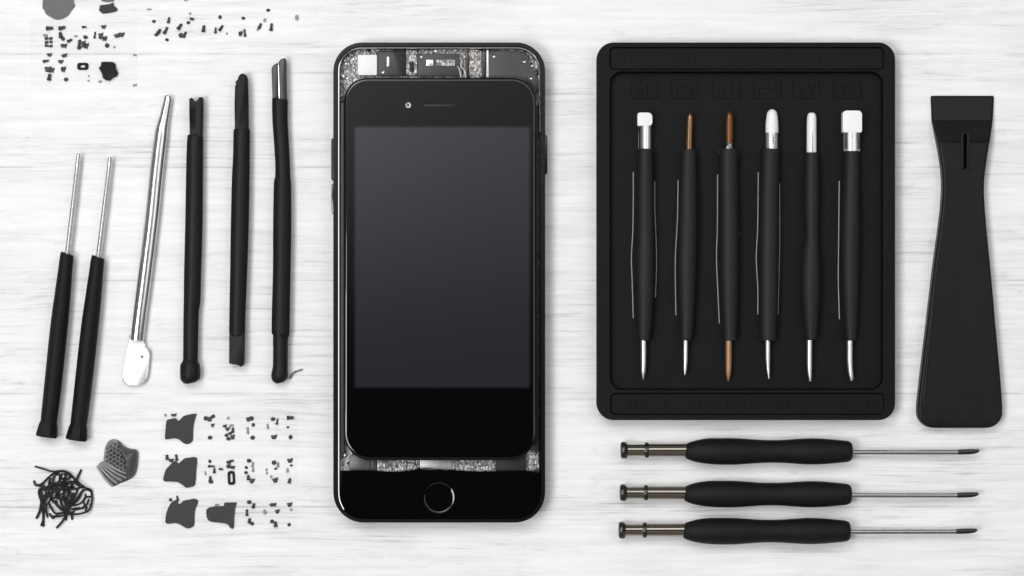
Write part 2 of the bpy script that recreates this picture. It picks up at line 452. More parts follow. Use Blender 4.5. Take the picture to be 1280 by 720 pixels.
f = frame_of(296, 455, 9)
t = empty('round_tip_spudger', f, 'black plastic spudger with rounded finger tip and snapped bottom end, middle of the black three', 'spudger')
oct_body([(302.5, 162.5, 11, 9.8), (302.4, 165, 11, 10.6), (302, 195, 11, 10.8), (301.2, 224, 11, 11.4), (300, 280, 11, 11.6), (298.6, 340, 11, 11), (297, 395, 11, 10.4), (296.6, 417, 11, 10.2), (296.5, 419, 11, 9.4)], M['spudger'], f, t)
bm = bmesh.new()
slab(bm, [(294.5, 107), (297.6, 105.5), (298.3, 97), (300.5, 93.5), (304, 92), (308, 94), (309.6, 98), (310.2, 120), (310.8, 164), (294.2, 164), (294, 130)], 3, 18, 4, 4)
finish(bm, 'finger', M['spudger'], f, t)
bm = bmesh.new()
slab(bm, [(287.2, 416), (306, 416), (305.6, 450), (305, 456), (302.5, 457), (300.8, 458.5), (299, 455.5), (296.5, 453.5), (294.5, 455.8), (291, 455), (288.5, 453.8), (287, 453.5)], 3, 17, 5, 4)
finish(bm, 'broken_end', M['spudger'], f, t)

f = frame_of(351, 476, 9)
t = empty('bladed_spudger', f, 'black spudger with twin grey metal blades on top, beside the phone', 'spudger')
oct_body([(350, 124, 10, 9.8), (350, 127, 10, 10.2), (350.2, 150, 10, 9.9), (352, 180, 10, 9.6), (353.4, 205, 10.3, 9.5), (353.6, 222, 10.6, 9.9), (353.3, 231, 11, 11.2), (353, 280, 11, 11.8), (352.4, 340, 11, 11.4), (351.2, 395, 11, 11.7), (351, 416, 11, 11.6), (350.8, 418.5, 11, 10.8)], M['spudger'], f, t)
for pts, h, tl in (([(339.6, 86), (341.5, 82), (346.5, 79), (347.8, 79.5), (348.3, 127), (341, 127)], 13, 0), ([(348.9, 77.5), (351, 75), (354, 73.5), (356.8, 73.2), (358, 75.5), (359, 127), (349.9, 127)], 16, 1)):
    bm = bmesh.new(); slab(bm, pts, 6, h, 1.4, 3, both=True)
    finish(bm, 'blade', M['blade'], f, t)
bm = bmesh.new()
slab(bm, [(347.6, 82), (349.4, 80), (352, 126), (349, 126)], 8, 14.5, .6, 2)
finish(bm, 'blade_edge', M['bright_steel'], f, t)
bm = bmesh.new()
turned(bm, dense([(350.9, 416, 11, 9.6), (350.8, 430, 11, 9.5), (350.6, 455, 11, 9.4), (350, 464, 11, 10), (349.6, 470, 11, 10.6), (350, 475, 11, 9), (350.8, 478.5, 11, 4.5)], 3), 14, flat=.9)
finish(bm, 'foot', M['spudger'], f, t)
f = frame_of(365, 468, 3)
bm = bmesh.new()
slab(bm, smoothpoly([(361.5, 473), (363.5, 468), (367, 464.4), (371, 462.9), (377.5, 461.2), (378.2, 462.4), (374, 464), (369, 465.8), (365.5, 469), (364, 473)], 3), 0.2, 3.2, .8, 2)
o = finish(bm, 'plastic_scrap', M['pad_grey'], f); tag(o, 'tiny curled grey scrap poking out beside the foot of the bladed spudger', 'scrap')

# ------------------------------------------------------------------ the phone
PF = frame_of(548, 352, 24)
phone = empty('smartphone', PF, 'opened glossy black smartphone housing with bare circuitry and round home button', 'smartphone')
def ppart(bm, name, mat, parent=None, **kw): return finish(bm, name, M[mat], PF, parent or phone, **kw)
bm = bmesh.new()
slab(bm, rrect(416.8, 53.4, 681.4, 653, (36, 36, 38, 38), 12), 0.5, 27, 5, 6, both=True)
body = ppart(bm, 'housing', 'frame')
bm = bmesh.new(); slab(bm, rrect(421.6, 58, 676.4, 648.5, (31, 31, 33, 33), 12), 6, 40)
cut = finish(bm, 'cut', None, PF, phone, smooth=False)
boolean(body, [cut])
def ring_slab(bm, o_pts, i_pts, z0, z1, mid=None):
    n = len(o_pts)
    ozc = [bm.verts.new((x, y, z0)) for x, y in o_pts]; izc = [bm.verts.new((x, y, z0)) for x, y in i_pts]
    mids = []
    for s in range(0, 7):
        a = PI*s/6
        row = []
        for (ox, oy), (ix, iy) in zip(o_pts, i_pts):
            tt = .5-.5*math.cos(a)
            row.append(bm.verts.new((ox+(ix-ox)*tt, oy+(iy-oy)*tt, z1-1.2+1.2*math.sin(a))))
        mids.append(row)
    rows = [ozc]+mids+[izc]
    for a, b in zip(rows, rows[1:]+[rows[0]]):
        for j in range(n): bm.faces.new((a[j], a[(j+1) % n], b[(j+1) % n], b[j]))
rimpath = [(429.5, 637), (426, 630), (423.6, 622), (423, 610)]+[(423, y) for y in range(590, 100, -30)]
rimpath += [(423+29*(1-math.cos(PI/2*q/8)), 88.5-29*math.sin(PI/2*q/8)) for q in range(9)]
rimpath += [(x, 59.5) for x in range(480, 640, 30)]
rimpath += [(675-29*(1-math.sin(PI/2*q/8)), 88.5-29*math.cos(PI/2*q/8)) for q in range(9)]+[(675, 110), (675.2, 140), (675.4, 166)]
bm = bmesh.new(); tube(bm, [(x, y, 24.2) for x, y in rimpath], 1.35, 8, 2)
ppart(bm, 'metal_rim', 'chrome')
bm = bmesh.new(); slab(bm, rrect(424.4, 60.8, 673.6, 645.7, (28, 28, 30, 30), 12), 6.1, 11)
inner = ppart(bm, 'inner_plate', 'foil')
# buttons
for (x0, y0, x1, y1, z) in ((413.6, 172, 420, 226, 18), (413.9, 229, 420, 268, 18), (678, 168, 684.2, 218, 18)):
    bm = bmesh.new(); slab(bm, rrect(x0, y0, x1, y1, 3, 5), 9, z, 2.5, 3, both=True); ppart(bm, 'side_button', 'frame')
for (x0, x1, y0, y1, mt) in ((424.8, 430.2, 128, 566, 'shield'), (667.5, 673.2, 132, 566, 'mattblack')):  # strips covering the side gaps, grey on the left, darker on the right
    bm = bmesh.new(); slab(bm, rrect(x0, y0, x1, y1, 1, 3), 10.9, 20, .8, 2); ppart(bm, 'gap_strip', mt)
# circuitry under the screen, top strip
def comp(name, mat, x0, y0, x1, y1, z0, z1, bev=.6, rad=1.2, parent=None):
    bm = bmesh.new(); slab(bm, rrect(x0, y0, x1, y1, rad, 3), z0, z1, bev, 2); return ppart(bm, name, mat, parent)
comp('white_connector', 'white', 446.8, 68, 471, 93.5, 10.9, 19)
comp('camera_bracket', 'shield', 471.4, 63, 507, 94, 10.9, 16)
comp('bracket_stud', 'bright_steel', 483, 70, 486.4, 83, 15.9, 18, .8, 1.4)
bm = bmesh.new(); slab(bm, smoothpoly([(490, 62.5), (500, 63), (507, 68), (507.5, 92), (500, 93), (497, 84), (496, 74)], 3), 15.9, 18, .6, 2); ppart(bm, 'flex_cable', 'mattblack')
fc = comp('flash_module', 'foil_warm', 507.6, 62, 521, 93, 10.9, 18)
comp('sensor', 'mattblack', 511.6, 77, 517.2, 89.5, 17.9, 19.6, .8, 2, fc)
comp('speaker_bracket', 'shield', 521.4, 66.5, 573.6, 94.5, 10.9, 16)
comp('contact_pad', 'bright_steel', 532.4, 74, 541.4, 82, 15.9, 17.6)
comp('contact_pad', 'foil_warm', 544.6, 74, 568.6, 82, 15.9, 17.6)
bm = bmesh.new(); tube(bm, [(572, 82, 17), (575, 90, 17.5), (575.4, 97, 17)], .9); tube(bm, [(574, 71, 17), (577, 75, 18), (576, 82, 17.2), (580.6, 88, 18), (582, 97, 17)], 1.1); ppart(bm, 'wire', 'bright_steel')
comp('camera_shield', 'foil_warm', 586.4, 61.8, 602, 97, 10.9, 20, .8, 3)
comp('camera_frame', 'gun_black', 581.6, 62.4, 586, 97, 10.9, 17)
comp('camera_frame', 'gun_black', 602.4, 62.4, 606.8, 97, 10.9, 17)
comp('bright_bar', 'bright_steel', 608, 61.8, 610.8, 97, 10.9, 19, .9, .8)
bm = bmesh.new(); slab(bm, smoothpoly([(611.6, 65), (640, 64.2), (654, 65), (659, 70), (662, 78), (666, 86), (669, 92), (671, 101), (671.5, 116), (664, 116), (652, 104), (611.6, 100)], 3), 10.9, 17.5, .8, 2); ppart(bm, 'corner_shield', 'shield')
for i in range(26):      # little solder lumps and clips along the edges of the cavity
    bm = bmesh.new()
    if i < 9: x = 428+random.uniform(-1, 14); y = 78+random.uniform(-8, 50); x = 427+random.uniform(0, 6) if y > 95 else x
    elif i < 16: x = random.uniform(450, 580); y = random.uniform(61.5, 64.5)
    elif i < 22: x = random.uniform(661, 671); y = 60+(x-648)*1.2+random.uniform(0, 5)
    else: x = random.uniform(430, 436); y = random.uniform(560, 582)
    w = random.uniform(1.2, 2.8)
    turned(bm, [(x, y, 10.9, w), (x+.02, y, 13+w*.4, w*.95), (x+.03, y, 13.6+w*.4, w*.5)], 8)
    ppart(bm, 'solder_lump', random.choice(['bright_steel', 'gun_black', 'foil']))
for (x, y, z, r) in ((478, 89, 16, 2.6), (499, 66.5, 16, 2.2), (526, 70, 16, 2), (617, 69.5, 17.5, 2.4), (655, 76, 17.5, 2.6), (663.5, 97, 17.5, 2.2), (440, 72, 11, 2.6), (433, 96, 11, 2.2)):
    bm = bmesh.new(); disc_prof(bm, x, y, [(r, z-.2), (r, z+.7), (r*.8, z+1.2), (r*.4, z+1.1), (r*.3, z+.5), (r*.1, z+.45)], 14); ppart(bm, 'tiny_screw', 'dark_steel')
# strip between the screen and the front panel
comp('corner_shield', 'plate_grey', 436, 569, 462, 588.5, 10.9, 15, .6, 4)
comp('flex_cable', 'shield', 462.6, 572, 470.5, 590, 10.9, 16)
comp('dock_board', 'foil_dark', 471, 574, 524, 590, 10.9, 17)
comp('dock_plate', 'shield_lite', 524.4, 574, 565, 590, 10.9, 17.4)
comp('dock_board', 'foil_dark', 565.4, 574, 619.6, 590, 10.9, 17)
comp('speaker_box', 'mattblack', 620, 570, 658, 590, 10.9, 18)
# bottom front panel with the home button
bm = bmesh.new()
top = [(425, 588.2), (452, 587.6), (470, 588.4), (490, 589.6), (506, 588.8), (524, 587.2), (530, 585), (540, 585.6), (549, 588), (560, 586.4), (572, 588), (600, 589.2), (640, 588.6), (675.8, 588.2)]
bot = [(675.8-31.5*(1-math.cos(a)), 616+31.8*math.sin(a)) for a in [PI/2*i/12 for i in range(13)]]
bot2 = [(425+31*(1-math.sin(a)), 616+31.8*math.cos(a)) for a in [PI/2*i/12 for i in range(13)]]
slab(bm, top+bot+bot2, 11.2, 25, 1.8, 4)
panel = ppart(bm, 'front_panel', 'blackgloss')
bm = bmesh.new(); turned(bm, [(548.6, 622, 5, 19.6), (548.6, 622, 40, 19.6)], 48); cut = finish(bm, 'cut', None, PF, phone, smooth=False)
boolean(panel, [cut])
bm = bmesh.new(); disc_prof(bm, 548.6, 622, [(17.3, 19.5), (17.3, 24.3), (10, 24.3), (2, 24.3)])
ppart(bm, 'home_button', 'blackgloss')
bm = bmesh.new(); disc_prof(bm, 548.6, 622, [(19.5, 18), (19.5, 25), (19.1, 24.96), (18.7, 24.90), (18.3, 24.82), (17.9, 24.73), (17.5, 24.63), (17.4, 23.0), (17.4, 18)], 64)
ppart(bm, 'button_ring', 'blackgloss')

# ------------------------------------------------------------------ the screen lifted out and laid over the housing
SF = frame_of(550, 336, 34, 26.4)
scr = empty('phone_screen', SF, 'loose glossy black phone screen lying slightly lowered over the open housing', 'phone screen')
bm = bmesh.new()
rows = []
for q in range(0, 13):
    a = PI/2*q/12; off = 4.2*(1-math.cos(a)); zz_ = 33.6-2.4*(1-math.sin(a))
    rows.append([bm.verts.new((x, y, zz_)) for x, y in rrect(429.6+off, 97+off, 670-off, 575.6-off, (30-off, 30-off, 34-off, 34-off), 14)])
rows.insert(0, [bm.verts.new((v.co.x, v.co.y, 26.8)) for v in rows[0]])
for a, b in zip(rows, rows[1:]):
    for j in range(len(a)): bm.faces.new((a[j], a[(j+1) % len(a)], b[(j+1) % len(a)], b[j]))
bm.faces.new(rows[0]); bm.faces.new(rows[-1])
glass = finish(bm, 'front_glass', M['blackgloss'], SF, scr)
cutters = []
bm = bmesh.new(); turned(bm, [(510.2, 131.5, 32, 3.9), (510.2, 131.5, 40, 3.9)], 24); cutters.append(finish(bm, 'cut', None, SF, scr, smooth=False))
bm = bmesh.new(); slab(bm, rrect(528.6, 129.4, 571, 133, 1.7, 6), 31.5, 40); cutters.append(finish(bm, 'cut', None, SF, scr, smooth=False))
boolean(glass, cutters)
bm = bmesh.new(); slab(bm, rrect(439.5, 156, 666, 487, 1, 2), 33.55, 33.68)
finish(bm, 'display', M['lcd'], SF, scr, smooth=False)
bm = bmesh.new(); disc_prof(bm, 510.2, 131.5, [(3.8, 32.05), (3.8, 33.5), (3.3, 33.9), (1.7, 33.6), (1.3, 33.1), (.5, 33.0)], 24)
cam = finish(bm, 'front_camera', M['shield_lite'], SF, scr)
bm = bmesh.new(); disc_prof(bm, 510.2, 131.5, [(1.25, 33.1), (1.1, 33.5), (.5, 33.7)], 16)
finish(bm, 'lens', M['gun_black'], SF, cam)
bm = bmesh.new(); slab(bm, rrect(529, 130.3, 570.6, 132.8, 1.2, 5), 31.6, 32.6, .4, 2)
finish(bm, 'earpiece_mesh', M['mattblack'], SF, scr)
bm = bmesh.new(); slab(bm, rrect(431, 98.5, 668.6, 574.2, (28, 28, 32, 32), 12), 26.5, 26.9)
finish(bm, 'back_frame', M['mattblack'], SF, scr, smooth=False)

# ------------------------------------------------------------------ tray
TF = frame_of(932, 289, 20)
tray = empty('tool_tray', TF, 'rounded black plastic tray with a sunken bed holding six slim tools', 'tray')
bm = bmesh.new()
slab(bm, rrect(745.8, 53.4, 1118.4, 525, 21, 12), 0, 24, 4, 5)
base = finish(bm, 'tray_body', M['tray'], TF, tray)
cutters = []
for (x0, y0, x1, y1, r, zf) in ((763.5, 60.5, 1103, 86, 4, 21), (763.5, 91, 1102, 486, 14, 12), (764.5, 492.5, 1103.5, 517, 5, 21)):
    bm = bmesh.new()
    lo = rrect(x0, y0, x1, y1, r, 8); hi = rrect(x0-2.5, y0-2.5, x1+2.5, y1+2.5, r+2.5, 8)
    if zf < 20: hi = rrect(x0-1.6, y0-1.6, x1+1.6, y1+1.6, r+1.6, 8)
    a = [bm.verts.new((x, y, zf)) for x, y in lo]; b = [bm.verts.new((x, y, 26)) for x, y in hi]
    bm.faces.new(a); bm.faces.new(b)
    for j in range(len(a)): bm.faces.new((a[j], a[(j+1) % len(a)], b[(j+1) % len(a)], b[j]))
    boolean(base, [finish(bm, 'cut', None, TF, tray, smooth=False)])
bevel_apply(base, .9, 2, 35)
resharp(base.data, .6)
# moulded number plates: frame + strokes like the shallow letters in the photo
G = {'S': [[(1, 0), (0, 0), (0, .5), (1, .5), (1, 1), (0, 1)]], '5': [[(1, 0), (0, 0), (0, .5), (1, .5), (1, 1), (0, 1)]], 'P': [[(0, 1), (0, 0), (1, 0), (1, .5), (0, .5)]],
     'U': [[(0, 0), (0, 1), (1, 1), (1, 0)]], '1': [[(.2, .2), (.5, 0), (.5, 1)], [(.1, 1), (.9, 1)]], '2': [[(0, 0), (1, 0), (1, .5), (0, .5), (0, 1), (1, 1)]], '4': [[(0, 0), (0, .6), (1, .6)], [(.8, 0), (.8, 1)]],
     'V': [[(0, 0), (.5, 1), (1, 0)]], 'Y': [[(0, 0), (.5, .5), (1, 0)], [(.5, .5), (.5, 1)]], 'C': [[(1, 0), (0, 0), (0, 1), (1, 1)]], 'E': [[(1, 0), (0, 0), (0, 1), (1, 1)], [(0, .5), (.8, .5)]],
     'I': [[(.5, 0), (.5, 1)]], 'L': [[(0, 0), (0, 1), (1, 1)]], 'T': [[(0, 0), (1, 0)], [(.5, 0), (.5, 1)]], 'A': [[(0, 1), (.5, 0), (1, 1)], [(.2, .6), (.8, .6)]]}
def stroke_text(bm, s, x, y, w, h, gap, z, r):
    for ch in s:
        for pl in G.get(ch, []):
            for a, b in zip(pl, pl[1:]):
                p = Vector((x+a[0]*w, y+a[1]*h, z)); q = Vector((x+b[0]*w, y+b[1]*h, z))
                turned(bm, [(p.x, p.y, z, r), (q.x, q.y, z, r)], 6)
        x += w+gap
for (x0, x1, s) in ((789.5, 822.5, 'SE'), (840, 873.5, 'P5'), (892.5, 926, 'U1'), (943, 977, '24'), (992.5, 1025, 'VV'), (1043.5, 1077, 'YC')):
    bm = bmesh.new()
    pts = [(x0, 98.5), (x1, 98.5), (x1, 122.5), (x0, 122.5)]
    for a, b in zip(pts, pts[1:]+pts[:1]): turned(bm, [(a[0], a[1], 12.0, .65), (b[0], b[1], 12.0, .65)], 6)
    stroke_text(bm, s, x0+7, 104, 8, 13, 4.5, 11.95, .65)
    finish(bm, 'size_mark', M['tray'], TF, tray)
bm = bmesh.new()
rr = random.Random(3)
for x in range(778, 1090, 13):
    if rr.random() < .62:
        stroke_text(bm, rr.choice('IIIL'), x, 68, 6, 10, 0, 20.9, .5)
finish(bm, 'raised_lettering', M['tray'], TF, tray)
bm = bmesh.new()
for x in range(774, 1096, 11):
    if rr.random() < .8:
        stroke_text(bm, rr.choice('IIIL'), x, 498, 6, 13, 0, 20.9, .5)
finish(bm, 'raised_lettering', M['tray'], TF, tray)
# slot highlights modelled as thin pale tubes beside the tools (part of the tray)
wires = [[(792, 215), (792, 255), (791.4, 290), (789.6, 322), (790.6, 350), (792, 398)],  # paths of the highlight lines
 [(818.6, 226), (818.6, 258), (820, 292), (820.8, 330), (819.5, 372)],
 [(848.2, 225), (847.4, 272), (845, 315), (844.6, 345), (845.4, 394)],
 [(897.6, 218), (897.3, 285), (896.2, 322), (898, 365), (899.8, 404)],
 [(922.5, 219), (922.8, 255), (924, 294)],
 [(948.6, 215), (947.8, 285), (946, 322), (948, 360), (948, 393)],
 [(975, 229), (975.2, 300), (974.2, 345), (972.8, 393)],
 [(1050, 226), (1049.2, 300), (1048.8, 350), (1050.2, 399)]]
for w in wires:
    bm = bmesh.new(); tube(bm, [(x, y, 13.1) for x, y in w], .8, 8, 6); finish(bm, 'slot_glint', M['glint_line'], TF, tray)

# six tools lying in the tray; stations (y, xl, xr)
TG = 'slim tools lying in the black tray'
ZF = 12.0
def tray_tool(name, label, cat, hs, shaft, shaft_mat, tip):
    cx = (hs[0][1]+hs[0][2])/2
    f = frame_of(cx, 300, 22, ZF)
    t = empty(name, f, label, cat, TG)
    rmax = max((b-a)/2 for _, a, b in hs)
    zc = ZF+rmax*.92+.1
    st = [((a+b)/2, y, zc, (b-a)/2) for y, a, b in hs]
    y0, a, b = hs[0]; st = [((a+b)/2, y0-1.2, zc, (b-a)/2-1.4)] + st
    y0, a, b = hs[-1]; st = st + [((a+b)/2, y0+1.2, zc, (b-a)/2-1.4)]
    bm = bmesh.new(); turned(bm, dense(st, 4), 28, flat=.92); finish(bm, 'handle', M['tray_tool'], f, t)
    bm = bmesh.new(); turned(bm, [(x, y, zc, r) for x, y, r in shaft], 16); finish(bm, 'shaft', M[shaft_mat], f, t)
    tip(f, t, zc)
    return t
def tip1(f, t, z):
    bm = bmesh.new(); turned(bm, [(807.2, 189, z, 6.9), (807.2, 156, z, 6.9)], 12, flat=.9); finish(bm, 'ferrule', M['bright_steel'], f, t)
    bm = bmesh.new(); slab(bm, rrect(796.6, 141.2, 814.9, 157.6, (2.5, 4.5, 3.5, 1.2), 5), z-6.5, z+7.5, 2.5, 4); finish(bm, 'white_tip', M['white'], f, t)
    bm = bmesh.new(); tube(bm, [(798.6, 158, z), (798.2, 165, z-1), (798.2, 186, z-1)], .7, 6); finish(bm, 'side_wire', M['dark_steel'], f, t)
tray_tool('flat_tip_tool', 'slim grey tool with square white cap, leftmost in the tray', 'repair tool',
 [(189, 797.5, 816.5), (225, 796.6, 816.8), (290, 795.6, 818), (330, 794.4, 818.6), (370, 795, 817.6), (400, 796, 815.5), (423.5, 797, 813)],
 [(804.4, 420, 3.6), (804.4, 455, 3.4), (804.2, 464, 3.0), (804, 470, 1.6), (804, 474.5, .4)], 'bright_steel', tip1)
def tip2(f, t, z):
    bm = bmesh.new(); turned(bm, dense([(861.3, 190, z, 4.2), (861.6, 170, z, 4.3), (862.2, 152, z, 4.2), (862.6, 145, z, 3.6), (862.8, 141.4, z, 1.4)], 3), 14, flat=.8); finish(bm, 'copper_tip', M['bronze'], f, t)
tray_tool('copper_tip_tool', 'slim grey tool with plain copper top and silver point, second from left in the tray', 'repair tool',
 [(190, 851.5, 870.5), (230, 849.6, 871.8), (290, 847.6, 872), (330, 846.5, 871.2), (370, 848, 869.6), (400, 849.6, 867.6), (423.5, 850.4, 865.6)],
 [(857, 420, 3.1), (856.8, 450, 2.9), (856.4, 462, 2.3), (856, 468.5, .9)], 'bright_steel', tip2)
def tip3(f, t, z):
    bm = bmesh.new(); turned(bm, dense([(911.6, 179, z, 4.6), (911.6, 160, z, 5.1), (911.8, 148, z, 4.8), (911.8, 143, z, 3.9), (911.9, 139.6, z, 1.4)], 3), 14, flat=.8); finish(bm, 'copper_tip', M['copper'], f, t)
    bm = bmesh.new(); turned(bm, [(911.4, 191, z, 3.9), (911.4, 184, z, 4.1), (911.5, 181, z, 3.3), (911.5, 178, z, 4.3)], 10); finish(bm, 'ferrule', M['foil_warm'], f, t)
    bm = bmesh.new(); turned(bm, [(899.6, 187, z, 1.2), (899.4, 192, z, 2.2)], 8); turned(bm, [(923, 191, z, 1.1), (922.8, 198, z, 1.8)], 8); finish(bm, 'collar_nib', M['tray_tool'], f, t)
tray_tool('brown_tip_tool', 'slim grey tool with copper tip and brown worn lower point, third in the tray', 'repair tool',
 [(189, 899.5, 922.8), (225, 899.4, 923), (290, 899.4, 923.8), (330, 899.4, 923.8), (370, 901, 923), (400, 903, 922.2), (423.5, 904, 921.4)],
 [(910.8, 420, 3.9), (910.7, 455, 3.8), (910.5, 465, 3.4), (910.3, 471, 2.2), (910.2, 476.5, .5)], 'rust', tip3)
def tip4(f, t, z):
    bm = bmesh.new(); turned(bm, [(964.6, 189, z, 7.8), (964.6, 163, z, 7.8)], 12, flat=.9); finish(bm, 'ferrule', M['bright_steel'], f, t)
    bm = bmesh.new(); turned(bm, dense([(964.8, 166, z, 8.1), (964.8, 155, z, 7.9), (964.9, 146, z, 7.1), (965, 140, z, 5.6), (965, 137, z, 2.5)], 3), 20, flat=.95); finish(bm, 'white_tip', M['white'], f, t)
    bm = bmesh.new(); slab(bm, rrect(965.2, 164, 967.6, 185, .6, 2), z+5, z+7.4, .4, 2); finish(bm, 'groove', M['dark_steel'], f, t)
tray_tool('dome_tip_tool', 'slim grey tool with domed white cap, fourth in the tray', 'repair tool',
 [(189, 952, 974.4), (225, 950.4, 974), (290, 949, 973.6), (330, 948.5, 973.4), (370, 949, 972.6), (400, 949.4, 971.6), (423.5, 949.8, 970.4)],
 [(959.6, 420, 3.2), (959.6, 448, 3.0), (960, 460, 2.4), (960.6, 468, 1.5), (961, 473.5, .6)], 'bright_steel', tip4)
def tip5(f, t, z):
    bm = bmesh.new(); turned(bm, dense([(1014.3, 193, z, 6.2), (1014.3, 165, z, 6.1), (1014.4, 148, z, 5.9), (1014.4, 143, z, 4.8), (1014.4, 141, z, 3)], 3), 16, flat=.95); finish(bm, 'white_tip', M['white'], f, t)
    bm = bmesh.new(); slab(bm, rrect(1013.4, 159, 1015.6, 190, .6, 2), z+4.6, z+6.5, .4, 2); finish(bm, 'groove', M['steel'], f, t)
tray_tool('narrow_tip_tool', 'waisted grey tool with narrow white top, fifth in the tray and without side glints', 'repair tool',
 [(193, 1006.5, 1023.2), (220, 1005.2, 1024.2), (250, 1004.6, 1024.4), (275, 1005.4, 1023.8), (295, 1006, 1023.4), (320, 1002.4, 1025), (345, 1000.8, 1026), (370, 1001.4, 1025.4), (400, 1004.4, 1023.4), (423, 1007.4, 1021)],
 [(1011.8, 420, 3.6), (1011.6, 455, 3.4), (1012, 466, 2.9), (1012.5, 473, 1.9), (1012.7, 476.5, 1.2)], 'bright_steel', tip5)
def tip6(f, t, z):
    bm = bmesh.new(); turned(bm, [(1064.6, 189, z, 10.8), (1064.6, 164, z, 10.8)], 10, flat=.85, phase=.2); finish(bm, 'ferrule', M['bright_steel'], f, t)
    bm = bmesh.new(); slab(bm, rrect(1052.4, 138.8, 1076.2, 166, (4, 4, 1.5, 1.5), 5), z-7, z+9.5, 3, 4); finish(bm, 'white_tip', M['white'], f, t)
    for x in (1056.4, 1072.6):
        bm = bmesh.new(); slab(bm, rrect(x-1.3, 166.2, x+1.3, 186.5, .6, 2), z+3, z+8.2, .4, 2); finish(bm, 'groove', M['gun_black'], f, t)
tray_tool('wide_tip_tool', 'slim grey tool with wide square white cap, rightmost in the tray', 'repair tool',
 [(189, 1055.6, 1074.4), (225, 1053.8, 1074.6), (290, 1051.6, 1074.8), (330, 1051.2, 1074.4), (370, 1052.8, 1073.4), (400, 1055.2, 1072), (423.5, 1057.4, 1070.6)],
 [(1062.2, 420, 3.9), (1062.2, 450, 3.7), (1062.6, 460, 3.4), (1063.6, 468, 3.2), (1064.6, 473, 2.6), (1064, 476, 1.5)], 'bright_steel', tip6)

# ------------------------------------------------------------------ pry spatula on the right
f = frame_of(1202, 330, 14)
t = empty('pry_tool', f, 'wide black plastic pry tool with flared chisel top, at the right edge', 'pry tool')
bm = bmesh.new()
st = [(119, 1165.6, 1244.2, 1, 3.0), (122, 1165.2, 1244.5, .8, 4), (150, 1166.2, 1242.6, .6, 8), (153, 1166.6, 1242, .5, 9.5), (176, 1171.2, 1237.2, .5, 19), (179, 1171.8, 1236.6, .4, 18),
      (195, 1174.6, 1234, .3, 18), (212, 1177.2, 1231.6, .2, 18), (225, 1178, 1230.2, .2, 18), (240, 1178, 1229.8, .2, 18), (262, 1176.4, 1231, .2, 18), (290, 1173, 1233.4, .2, 18), (330, 1167.4, 1237.4, .2, 18), (380, 1161.4, 1242, .2, 18),
      (400, 1159.2, 1243.6, .2, 18), (462, 1151.8, 1249.4, .2, 18), (495, 1148, 1252, .2, 18), (508, 1146.6, 1252.8, .2, 18)]
for i in range(1, 9):
    a = PI/2*i/8; st.append((514+20.8*math.sin(a), 1146.4+20*(1-math.cos(a)), 1253-20*(1-math.cos(a)), .2, 18-1.2*(1-math.cos(a))))
loft(bm, st, 3.5, 5)
ob = finish(bm, 'blade_body', M['pry'], f, t)
bm = bmesh.new(); slab(bm, rrect(1203.9, 168, 1207.6, 211.5, 1.2, 4), 4, 30); c1 = finish(bm, 'cut', None, f, t, smooth=False)
boolean(ob, [c1])
bm = bmesh.new()
for x0, x1 in ((1200, 1203.7), (1207.8, 1211.5)): slab(bm, rrect(x0, 166, x1, 213, 1, 3), 8, 19.2, .9, 3)
finish(bm, 'slot_ridge', M['pry'], f, t)
# long raised ridge near the left edge
bm = bmesh.new(); tube(bm, [(1166.5, 382, 16.9), (1161.5, 430, 17.2), (1157.5, 470, 17.2), (1154.6, 505, 16.9)], 1.6, 8); finish(bm, 'edge_ridge', M['pry'], f, t)

